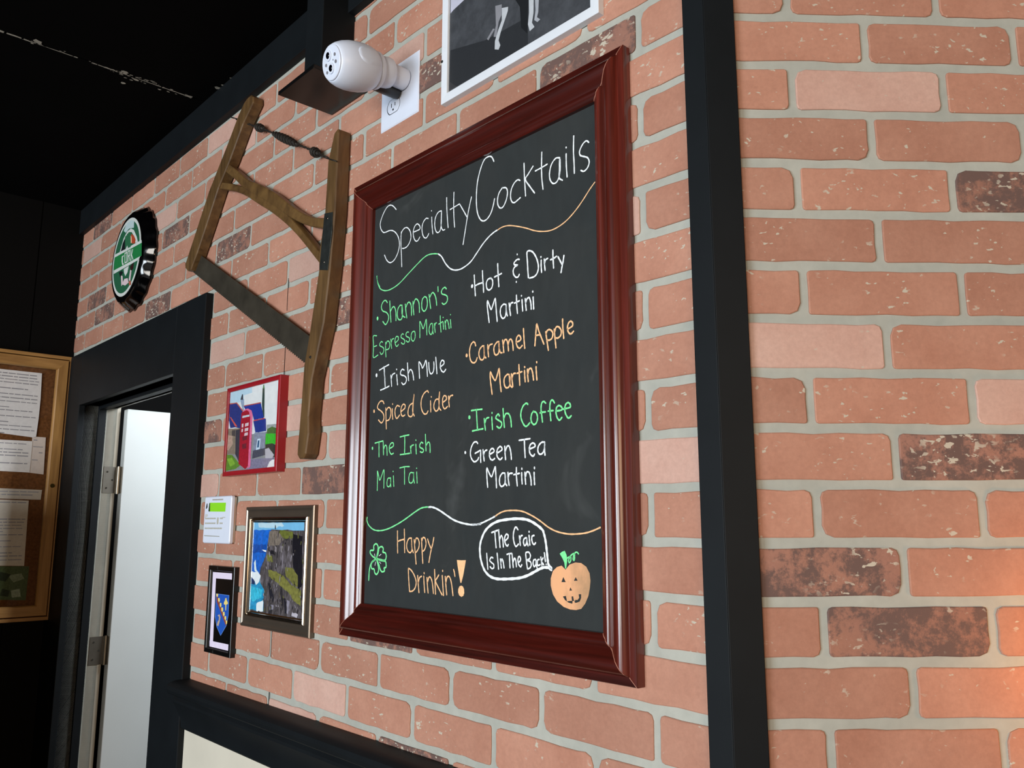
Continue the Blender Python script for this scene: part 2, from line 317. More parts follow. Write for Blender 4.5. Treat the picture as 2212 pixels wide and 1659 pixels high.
# ------------------------------------------------------------------ traced lettering and prints (tenths of a millimetre on each surface)
CHALK=[
('title','W',2,'-2159,3530,-2250,3619,-2352,3674,-2463,3667,-2582,3573,-2678,3424,-2672,3314,-2611,3224,-2530,3175,-2352,3168,-2218,3119,-2105,3017,-2040,2895,-2031,2763,-2080,2645,-2183,2547,-2313,2525,-2426,2598,-2510,2721|-1977,3035,-1980,2828,-1956,2589,-1934,2359|-1985,2959,-1956,3043,-1873,3086,-1789,3073,-1702,2988,-1667,2876,-1695,2781,-1775,2712,-1869,2697,-1933,2710|-1597,2934,-1474,2934,-1394,2944,-1406,3004,-1479,3062,-1559,3033,-1597,2947,-1584,2842,-1540,2767,-1488,2734,-1438,2747,-1393,2789|-1154,3074,-1218,3092,-1297,3044,-1334,2953,-1321,2849,-1278,2762,-1217,2724,-1169,2740,-1127,2785|-1050,3070,-1042,2962,-1025,2845,-1009,2747|-1062,3194,-1059,3187|-772,3110,-858,3109,-933,3044,-959,2939,-947,2836,-907,2758,-858,2732,-802,2754,-775,2839,-769,2961,-768,3102,-776,2963,-775,2839,-749,2771,-716,2738,-669,2737|-629,3309,-621,3116,-602,2939,-576,2749|-427,3346,-431,3158,-421,2912,-397,2706|-527,3062,-398,3076,-275,3091|-262,3078,-161,2935,-61,2788|45,3120,-19,2930,-61,2776,-119,2531,-164,2339'),
('title','W',2.3,'613,3568,560,3661,483,3698,374,3680,282,3558,205,3365,176,3157,178,2939,211,2779,275,2665,353,2611,446,2618,537,2687,596,2797,632,2913|819,3045,745,2984,707,2890,716,2783,776,2713,850,2723,922,2826,943,2945,907,3018,819,3045|1238,3039,1181,3067,1096,3032,1030,2939,1018,2818,1053,2736,1110,2709,1181,2729,1243,2751|1329,3298,1337,3090,1350,2902,1363,2746|1531,3180,1420,3083,1359,3017,1461,2868,1564,2732|1727,3346,1720,3127,1724,2926,1749,2735|1585,3087,1720,3097,1840,3112|2108,3127,2023,3146,1932,3077,1891,2952,1903,2839,1967,2760,2045,2765,2097,2846,2117,2996,2108,3117,2098,2924,2097,2807,2160,2752|2241,3141,2243,2955,2256,2776|2242,3248,2245,3239|2400,3372,2391,3138,2400,2941,2403,2783|2696,3166,2649,3208,2576,3180,2514,3096,2525,3025,2597,2981,2668,2938,2698,2862,2665,2787,2592,2754,2533,2787'),
('wave','G',2,'-2747,2359,-2724,2250,-2638,2119'),
('wave','G',2,'-2752,2360,-2717,2230,-2627,2090,-2460,2012,-2259,2001,-2006,2052,-1742,2169,-1483,2283,-1266,2369,-1122,2391,-980,2374,-856,2342'),
('wave','W',2.4,'-846,2339,-750,2267,-627,2105,-489,1985,-339,1929,-175,1924,32,1982,188,2093,342,2213,494,2300,629,2348,710,2361'),
('wave','O',1.8,'710,2361,822,2379,981,2362,1195,2288,1389,2206,1552,2126,1712,2070,1895,2035,2075,2050,2251,2107,2425,2209,2572,2326,2694,2439,2797,2520'),
('shannons','G',2.3,'-2373,1763,-2431,1818,-2502,1812,-2560,1752,-2557,1680,-2503,1622,-2411,1587,-2338,1526,-2319,1452,-2356,1383,-2420,1351,-2504,1425|-2293,1777,-2280,1644,-2257,1500,-2236,1365|-2257,1575,-2214,1629,-2155,1644,-2103,1575,-2084,1479,-2079,1368|-1896,1616,-1960,1629,-2026,1572,-2041,1482,-2019,1397,-1959,1357,-1893,1374,-1878,1486,-1896,1605,-1897,1490,-1866,1415,-1798,1374|-1797,1620,-1774,1489,-1740,1355|-1772,1558,-1722,1628,-1666,1628,-1617,1562,-1601,1468,-1597,1374|-1563,1625,-1549,1492,-1527,1372|-1548,1560,-1499,1646,-1444,1641,-1387,1573,-1366,1479,-1359,1386|-1217,1645,-1279,1608,-1298,1522,-1283,1429,-1218,1378,-1157,1416,-1133,1500,-1154,1605,-1217,1645|-1088,1652,-1063,1520,-1033,1392|-1073,1588,-1014,1659,-961,1659,-907,1588,-879,1505,-863,1416|-838,1744,-831,1658|-604,1656,-643,1692,-711,1673,-739,1624,-709,1585,-623,1551,-572,1508,-570,1443,-612,1403,-671,1396,-714,1426'),
('bullet','G',5,'-2687,1526,-2683,1505'),
('espresso','G',1.9,'-2697,1183,-2811,1196,-2800,1063,-2793,920,-2786,777,-2637,804|-2796,986,-2738,988,-2687,992|-2496,1026,-2537,1045,-2586,1011,-2574,968,-2491,932,-2445,884,-2466,823,-2525,799,-2568,844|-2395,1010,-2388,869,-2370,727|-2392,951,-2345,1019,-2285,1004,-2257,941,-2280,875,-2348,861,-2383,874|-2228,1041,-2214,946,-2195,862|-2215,969,-2188,1028,-2136,1037|-2078,947,-1993,990,-1995,1042,-2044,1062,-2085,1029,-2092,961,-2066,899,-2026,872,-1980,903|-1834,1067,-1872,1079,-1909,1045,-1888,1007,-1821,974,-1787,934,-1799,891,-1846,887,-1894,920|-1674,1079,-1721,1087,-1758,1054,-1737,1011,-1661,976,-1638,938,-1659,902,-1705,904,-1744,933|-1517,1069,-1571,1056,-1597,993,-1576,922,-1529,890,-1484,929,-1474,995,-1489,1053,-1517,1069|-1334,921,-1338,1072,-1343,1217,-1283,1134,-1241,1066,-1194,1146,-1157,1222,-1142,1082,-1131,937|-990,1121,-1042,1102,-1070,1025,-1056,957,-1011,922,-977,955,-962,1028,-973,1117,-964,985,-950,926|-920,1103,-909,1019,-894,940|-910,1046,-894,1098,-860,1103|-760,1209,-753,1067,-732,921|-804,1071,-748,1077,-698,1098|-680,1087,-670,1020,-661,959|-682,1168,-677,1164|-625,1093,-616,1011,-601,944|-620,1038,-588,1102,-554,1085,-528,1016,-510,944|-480,1088,-470,1017,-460,946|-482,1179,-478,1175'),
('irish_mule','W',2.4,'-2572,507,-2413,543,-2272,569|-2413,537,-2404,421,-2383,304'),
('irish_mule','W',2.4,'-2432,548,-2398,360,-2369,155|-2519,124,-2388,140,-2244,166|-2198,363,-2181,260,-2165,154|-2183,289,-2149,364,-2076,383|-2013,346,-1997,251,-1981,160|-2022,448,-2017,441|-1787,401,-1847,424,-1894,380,-1880,328,-1771,293,-1709,235,-1730,167,-1801,141,-1850,178|-1691,516,-1672,364,-1642,191|-1660,313,-1609,384,-1549,355,-1512,273,-1493,186|-1319,195,-1338,361,-1346,488,-1276,422,-1240,361,-1186,423,-1143,486,-1112,344,-1094,197|-1063,433,-1044,293,-991,225,-926,264,-913,357,-920,426|-867,500,-848,362,-827,210|-743,313,-648,347,-638,393,-692,421,-734,373,-732,291,-688,231,-634,213,-587,251'),
('bullet','W',5,'-2668,432,-2664,410'),
('spiced_cider','O',2.4,'-2395,-142,-2441,-89,-2529,-91,-2603,-164,-2587,-216,-2483,-270,-2404,-336,-2388,-424,-2460,-492,-2559,-429|-2334,-227,-2318,-416,-2299,-614|-2324,-286,-2259,-228,-2184,-257,-2167,-358,-2213,-447,-2298,-467|-2127,-263,-2118,-363,-2104,-452|-2121,-175,-2118,-181|-1905,-243,-1978,-221,-2036,-286,-2032,-386,-1981,-454,-1927,-424,-1894,-399|-1830,-335,-1737,-288,-1739,-232,-1799,-219,-1851,-277,-1852,-375,-1803,-429,-1732,-414|-1518,-228,-1598,-261,-1641,-354,-1626,-431,-1556,-462,-1499,-423,-1494,-258,-1470,-74,-1501,-257,-1501,-381,-1452,-458|-1059,-87,-1093,-56,-1192,-99,-1257,-201,-1252,-338,-1182,-440,-1104,-454,-1061,-411|-993,-243,-986,-338,-980,-433|-976,-171,-973,-180|-751,-243,-837,-233,-890,-294,-894,-374,-843,-433,-779,-413,-754,-309,-750,-109,-761,-282,-748,-389,-700,-434|-654,-306,-560,-264,-572,-209,-625,-197,-662,-252,-653,-359,-599,-420,-526,-386|-503,-217,-493,-310,-478,-397|-493,-297,-457,-222,-391,-213'),
('bullet','O',4.2,'-2715,-240,-2711,-259'),
('the_irish','G',2.3,'-2651,-848,-2519,-836,-2394,-826|-2524,-840,-2518,-972,-2511,-1108|-2389,-831,-2378,-952,-2367,-1081|-2367,-982,-2328,-913,-2277,-931,-2261,-1017,-2253,-1095|-2184,-979,-2069,-945,-2071,-889,-2132,-885,-2186,-937,-2183,-1022,-2124,-1084,-2059,-1071|-1860,-793,-1719,-783,-1598,-779|-1723,-790,-1717,-955,-1718,-1106|-1847,-1109,-1706,-1107,-1563,-1102|-1549,-981,-1538,-1036,-1526,-1104|-1538,-1036,-1515,-976,-1454,-963|-1390,-958,-1381,-1046,-1371,-1121|-1393,-883,-1390,-888|-1189,-951,-1234,-935,-1277,-979,-1265,-1020,-1186,-1052,-1167,-1087,-1206,-1111,-1262,-1094|-1122,-809,-1109,-957,-1096,-1091|-1099,-1005,-1046,-948,-1002,-965,-985,-1032,-982,-1125'),
('bullet','G',4,'-2734,-929,-2731,-946'),
('mai_tai','G',2,'-2540,-1715,-2541,-1524,-2549,-1361,-2501,-1469,-2461,-1534,-2396,-1432,-2340,-1350,-2333,-1504,-2330,-1679|-2137,-1512,-2203,-1510,-2236,-1578,-2221,-1648,-2160,-1657,-2119,-1596,-2123,-1499,-2119,-1596,-2111,-1665|-2042,-1475,-2031,-1572,-2020,-1657|-2055,-1391,-2053,-1397|-1850,-1343,-1698,-1329,-1564,-1333|-1710,-1332,-1704,-1475,-1698,-1635|-1460,-1445,-1533,-1442,-1576,-1521,-1561,-1603,-1492,-1618,-1442,-1567,-1438,-1433,-1434,-1540,-1409,-1624|-1352,-1437,-1342,-1531,-1332,-1624|-1356,-1370,-1354,-1375'),
('hot_dirty','W',2.6,'135,1732,144,1619,156,1497,169,1377|341,1760,350,1634,366,1512,374,1392|159,1546,255,1560,358,1558|559,1587,488,1589,442,1535,453,1444,504,1402,568,1420,596,1482,588,1552,552,1591|714,1792,721,1678,732,1540,744,1411|637,1590,722,1600,805,1610'),
('ampersand','W',2.6,'1220,1744,1173,1755,1106,1723,1106,1685,1180,1663,1113,1646,1079,1596,1093,1526,1146,1472,1193,1471,1219,1503|1170,1843,1172,1834|1150,1402,1151,1392'),
('dirty','W',2.6,'1422,1406,1409,1530,1401,1663,1391,1816,1450,1828,1520,1789,1584,1703,1628,1600,1640,1505,1608,1429,1544,1393,1448,1393|1700,1615,1699,1519,1708,1425|1695,1672,1696,1662|1766,1618,1772,1529,1783,1440|1772,1539,1791,1598,1841,1612|1949,1715,1951,1587,1961,1435|1896,1578,1957,1581,2024,1601|2054,1585,2095,1517,2130,1456|2174,1574,2155,1485,2130,1401,2113,1333'),
('bullet','W',5,'82,1563,83,1550'),
('martini_one','W',2.6,'515,863,493,988,470,1119,469,1231,527,1127,563,1067,612,1149,658,1231,675,1117,690,980,708,848|910,1081,856,1096,794,1056,780,973,808,896,856,868,904,902,917,994,917,1074,922,965,945,894|985,1085,999,988,1019,885|999,1007,1026,1077,1073,1082|1153,1183,1159,1041,1176,888|1106,1066,1166,1072,1221,1080|1278,1087,1284,998,1294,905|1265,1155,1267,1148|1350,1087,1360,992,1372,902|1356,1012,1388,1074,1434,1088,1465,1027,1478,960,1481,900|1523,1075,1529,986,1535,892|1515,1168,1517,1159'),
('caramel','O',2.6,'186,537,164,589,119,606,61,562,32,468,41,369,72,297,131,259,190,270,225,328|390,500,339,498,282,449,268,374,298,303,342,277,392,298,398,384,390,495,398,384,406,325,441,296|482,504,490,408,505,305|494,417,525,488,592,498|748,509,707,511,644,460,631,395,652,326,694,306,742,331,755,414,748,504,755,404,783,334,824,321|837,518,851,427,865,322|851,436,885,515,932,507,959,438,973,329|966,427,993,497,1033,500,1066,439,1080,321|1146,435,1244,456,1244,502,1211,535,1165,515,1146,445,1172,367,1224,331,1280,363|1309,624,1316,527,1324,425,1337,314|1557,320,1570,430,1583,545,1600,646,1639,535,1701,408,1749,311|1583,468,1620,471,1658,469|1787,492,1805,391,1822,300,1840,204|1793,455,1824,508,1885,506,1933,449,1920,381,1871,354,1817,361|1963,501,1974,398,1985,309,1996,219|1969,452,1999,521,2053,521,2106,455,2093,387,2039,357,1986,366|2135,620,2136,528,2144,431,2154,335|2234,454,2327,486,2328,537,2288,562,2247,534,2229,468,2251,404,2297,374,2349,404'),
('bullet','O',5,'-42,416,-39,404'),
('martini_two','O',2.7,'594,-308,572,-189,550,-64,549,53,606,-34,668,-98,716,-11,757,81,771,-37,785,-169,806,-291|987,-47,940,-41,880,-88,873,-161,900,-229,954,-249,1001,-214,1007,-123,991,-52,1000,-150,1020,-225,1054,-252|1040,-45,1053,-138,1073,-245|1053,-120,1080,-50,1132,-46|1207,78,1215,-59,1227,-241|1165,-52,1217,-46,1275,-40|1331,-29,1336,-120,1346,-202|1331,29,1336,19|1395,-20,1399,-110,1412,-206|1403,-93,1429,-25,1473,-17,1504,-80,1517,-144,1525,-198|1580,-10,1586,-99,1597,-205|1593,64,1596,54'),
('irish_coffee','G',2.6,'93,-518,221,-518,352,-522|218,-519,230,-671,246,-832|124,-850,253,-842,378,-836|408,-678,423,-773,440,-862|423,-763,457,-683,520,-670|589,-667,597,-760,607,-864|593,-599,594,-608|767,-666,740,-636,692,-668,686,-699,754,-738,815,-775,815,-825,768,-857,707,-825|850,-565,862,-693,882,-854|872,-712,915,-648,981,-659,1021,-726,1034,-799,1041,-861|1402,-554,1370,-533,1306,-562,1261,-633,1248,-712,1274,-794,1331,-870,1381,-878,1442,-835|1520,-672,1483,-708,1467,-776,1488,-839,1538,-870,1587,-840,1606,-772,1582,-700,1520,-672|1778,-576,1736,-546,1693,-572,1680,-657,1694,-745,1709,-846|1662,-708,1717,-703,1771,-705|1957,-591,1916,-544,1874,-569,1861,-658,1870,-745,1881,-840|1825,-698,1879,-699,1930,-701|1979,-713,2102,-708,2097,-665,2045,-639,1998,-664,1985,-731,2008,-809,2054,-852,2101,-818|2137,-699,2263,-687,2264,-641,2224,-615,2178,-640,2160,-706,2182,-784,2233,-839,2284,-810'),
('bullet','G',5,'43,-616,45,-628'),
('green_tea','W',2.6,'253,-1057,220,-1031,155,-1041,98,-1112,77,-1195,93,-1270,144,-1329,195,-1346,259,-1317,280,-1286|197,-1211,286,-1184,325,-1178,326,-1275,333,-1362|384,-1168,399,-1261,414,-1344|399,-1251,427,-1193,479,-1178|538,-1251,641,-1216,634,-1175,593,-1163,545,-1201,538,-1269,566,-1325,614,-1341,659,-1321|709,-1243,823,-1201,823,-1165,783,-1144,729,-1176,709,-1234,723,-1298,784,-1346,834,-1318|890,-1151,897,-1246,910,-1349|897,-1237,943,-1155,989,-1153,1022,-1227,1035,-1299,1041,-1356|1209,-1080,1330,-1076,1446,-1072|1324,-1080,1330,-1203,1342,-1343|1430,-1227,1548,-1196,1542,-1157,1499,-1141,1449,-1167,1430,-1227,1449,-1297,1510,-1336,1541,-1307|1749,-1145,1689,-1145,1628,-1188,1609,-1247,1627,-1300,1675,-1316,1730,-1281,1749,-1205,1752,-1146,1748,-1239,1757,-1332'),
('bullet','W',4,'-52,-1177,-50,-1187'),
('martini_three','W',2.6,'501,-1757,486,-1648,478,-1548,478,-1457,534,-1541,589,-1598,636,-1519,676,-1447,688,-1557,698,-1665,705,-1770|891,-1557,838,-1555,785,-1606,772,-1677,792,-1739,839,-1754,891,-1716,904,-1637,898,-1557,902,-1655,911,-1717,938,-1744|963,-1551,970,-1640,990,-1742|970,-1631,996,-1570,1061,-1565|1151,-1485,1151,-1603,1170,-1757|1093,-1588,1164,-1580,1218,-1573|1266,-1565,1268,-1643,1276,-1730|1269,-1500,1270,-1513|1335,-1564,1341,-1646,1351,-1737|1344,-1638,1373,-1565,1423,-1568,1453,-1633,1465,-1694,1469,-1752|1530,-1577,1533,-1662,1539,-1749|1537,-1502,1538,-1517'),
('wave','G',2.3,'-2842,-2195,-2846,-2253,-2800,-2323,-2713,-2380,-2607,-2420,-2463,-2434,-2301,-2424,-2124,-2390,-1931,-2334,-1741,-2268,-1556,-2192,-1373,-2113,-1211,-2055,-1086,-2038,-1001,-2037'),
('wave','W',3,'-1001,-2039,-918,-2038,-805,-2061,-666,-2110,-495,-2184,-328,-2252,-165,-2293,-4,-2318,153,-2329,338,-2316'),
('wave','W',2.6,'139,-2328,244,-2326,365,-2303,484,-2267,585,-2235,677,-2202'),
('wave','O',2.2,'677,-2202,768,-2160,882,-2128,1011,-2119,1154,-2121,1295,-2138,1433,-2182,1554,-2229,1672,-2287,1804,-2359,1947,-2414,2088,-2443,2227,-2457,2377,-2454,2525,-2440,2657,-2410,2790,-2366'),
('happy','O',2.4,'-1878,-2439,-1873,-2565,-1866,-2696,-1857,-2811|-1676,-2405,-1667,-2530,-1658,-2671,-1650,-2801|-1862,-2614,-1767,-2591,-1673,-2576|-1460,-2555,-1533,-2561,-1587,-2627,-1593,-2713,-1553,-2777,-1488,-2797,-1443,-2753,-1456,-2646,-1459,-2560,-1445,-2710,-1402,-2795|-1385,-2581,-1363,-2709,-1340,-2846,-1317,-2978|-1365,-2645,-1331,-2559,-1277,-2563,-1238,-2632,-1254,-2717,-1315,-2782,-1351,-2788|-1178,-2557,-1165,-2684,-1148,-2820,-1130,-2961|-1168,-2599,-1134,-2541,-1080,-2556,-1051,-2629,-1067,-2703,-1109,-2756,-1154,-2763|-1009,-2565,-963,-2649,-905,-2723|-841,-2537,-867,-2637,-905,-2731,-940,-2846,-963,-2940'),
('drinkin','O',2.4,'-1534,-3065,-1524,-3182,-1507,-3309,-1489,-3434|-1534,-3060,-1469,-3079,-1384,-3144,-1318,-3236,-1306,-3309,-1340,-3384,-1411,-3430,-1484,-3439|-1266,-3171,-1247,-3306,-1222,-3440|-1248,-3285,-1211,-3200,-1159,-3177|-1097,-3174,-1084,-3298,-1063,-3431|-1090,-3116,-1086,-3132|-1009,-3191,-993,-3314,-972,-3434|-994,-3273,-956,-3183,-904,-3191,-859,-3276,-829,-3433|-808,-3054,-791,-3242,-772,-3440|-695,-3136,-742,-3189,-778,-3237,-704,-3330,-604,-3440|-604,-3142,-584,-3293,-564,-3448|-596,-3061,-594,-3071|-524,-3154,-504,-3299,-481,-3433|-509,-3249,-474,-3157,-417,-3154,-366,-3242,-321,-3438|-313,-3035,-293,-3079,-278,-3138'),
('bubble','W',4,'1870,-2957,1813,-2929,1719,-2928,1623,-2956,1504,-3007,1369,-3059,1216,-3096,1060,-3114,869,-3128,707,-3130,575,-3104,474,-3049,406,-2975,353,-2868,326,-2748,330,-2638,367,-2538,443,-2427,569,-2339,735,-2279,931,-2253,1138,-2241,1325,-2249,1448,-2276,1583,-2333,1694,-2400,1723,-2451,1751,-2532,1772,-2633,1786,-2734,1799,-2824,1813,-2884,1867,-2932'),
('the_craic','W',2.5,'595,-2448,678,-2426,761,-2406|670,-2426,684,-2545,701,-2669|756,-2409,773,-2533,790,-2662|783,-2544,818,-2490,851,-2543,864,-2655|908,-2564,967,-2520,964,-2478,923,-2473,891,-2532,908,-2606,948,-2643,975,-2621|1185,-2402,1138,-2362,1099,-2413,1083,-2498,1099,-2582,1138,-2645,1193,-2612|1213,-2491,1224,-2559,1235,-2627|1224,-2559,1244,-2496,1278,-2485|1363,-2516,1317,-2532,1301,-2579,1321,-2626,1355,-2615,1373,-2557,1371,-2516,1378,-2578,1398,-2630|1419,-2484,1428,-2546,1436,-2617|1420,-2427,1421,-2432|1522,-2483,1484,-2494,1477,-2546,1499,-2597,1529,-2609,1555,-2586'),
('is_in_the_back','W',2.3,'485,-2761,498,-2874,515,-2998|631,-2827,593,-2817,556,-2862,593,-2893,648,-2923,648,-2972,607,-2984,565,-2959|725,-2755,742,-2867,758,-2984|800,-2838,810,-2907,820,-2966|807,-2897,833,-2837,860,-2874,881,-2963|945,-2765,996,-2753,1052,-2750|999,-2755,1004,-2859,1012,-2959|1056,-2752,1069,-2857,1083,-2951|1079,-2877,1110,-2814,1138,-2855,1151,-2938|1200,-2874,1239,-2841,1231,-2800,1201,-2790,1182,-2843,1200,-2905,1239,-2935,1265,-2908|1347,-2740,1362,-2848,1384,-2955|1352,-2729,1408,-2721,1446,-2763,1430,-2815,1369,-2837,1445,-2856,1463,-2906,1430,-2948,1384,-2960|1550,-2822,1513,-2833,1502,-2884,1527,-2924,1557,-2893,1565,-2831,1572,-2892,1584,-2943|1624,-2819,1595,-2830,1587,-2871,1606,-2906,1646,-2890|1661,-2788,1671,-2843,1682,-2899|1705,-2797,1676,-2843,1719,-2892|1731,-2725,1742,-2786,1753,-2846|1767,-2881,1768,-2886'),
('clover','G',2.8,'-2520,-2928,-2646,-2881,-2711,-2826,-2692,-2786,-2599,-2778,-2603,-2710,-2563,-2675,-2512,-2669,-2466,-2707,-2463,-2764,-2483,-2854,-2516,-2922|-2510,-2922,-2454,-2831,-2437,-2752,-2388,-2717,-2318,-2722,-2296,-2766,-2314,-2805,-2233,-2820,-2201,-2869,-2209,-2914,-2237,-2948,-2378,-2941,-2500,-2924|-2510,-2933,-2620,-2982,-2669,-3040,-2644,-3107,-2572,-3110,-2549,-3170,-2496,-3202,-2444,-3166,-2426,-3110,-2450,-3032,-2499,-2944|-2489,-2933,-2337,-2956,-2227,-2964,-2199,-3013,-2202,-3068,-2261,-3081,-2239,-3125,-2308,-3149,-2369,-3119,-2413,-3042,-2478,-2955|-2550,-2940,-2650,-2994,-2698,-3063,-2725,-3155,-2731,-3313'),
('clover','W',1.2,'-2569,-2845,-2553,-2890|-2362,-2845,-2421,-2875|-2528,-2985,-2545,-3047|-2406,-2981,-2364,-3007'),
('pumpkin_stem','G',2,'2181,-2783,2216,-2768,2247,-2772,2242,-2821,2214,-2846,2205,-2812,2229,-2767,2271,-2732,2312,-2721,2318,-2760,2310,-2809,2290,-2800,2298,-2751,2332,-2706,2366,-2702,2389,-2721'),
]
FILLS=[
('O','-235,-2882,-122,-2884,-12,-2879,-29,-2950,-71,-3110,-117,-3230,-140,-3231,-183,-3094,-217,-2967'),
('O','-116,-3274,-163,-3286,-191,-3327,-194,-3382,-169,-3424,-113,-3446,-66,-3428,-43,-3383,-49,-3324,-76,-3287'),
('O','2144,-2942,2221,-2870,2330,-2839,2438,-2844,2529,-2889,2587,-2973,2602,-3067,2587,-3172,2561,-3268,2500,-3376,2427,-3448,2333,-3471,2225,-3471,2103,-3446,1978,-3381,1895,-3288,1854,-3172,1855,-3072,1898,-2971,1977,-2913,2068,-2890'),
('G','2036,-2728,2085,-2699,2134,-2686,2168,-2744,2181,-2813,2166,-2882,2154,-2932,2138,-2922,2122,-2844,2084,-2786'),
('K','2101,-3046,2066,-3114,2146,-3110'),
('K','2334,-3036,2302,-3086,2369,-3080'),
('K','2234,-3177,2216,-3221,2263,-3217'),
('K','2091,-3306,2146,-3295,2166,-3365,2220,-3358,2261,-3354,2255,-3296,2282,-3293,2295,-3347,2322,-3348,2329,-3335,2362,-3338,2396,-3307,2388,-3259,2430,-3255,2429,-3305,2402,-3354,2348,-3372,2319,-3377,2308,-3351,2271,-3355,2265,-3392,2200,-3382,2132,-3352'),
]
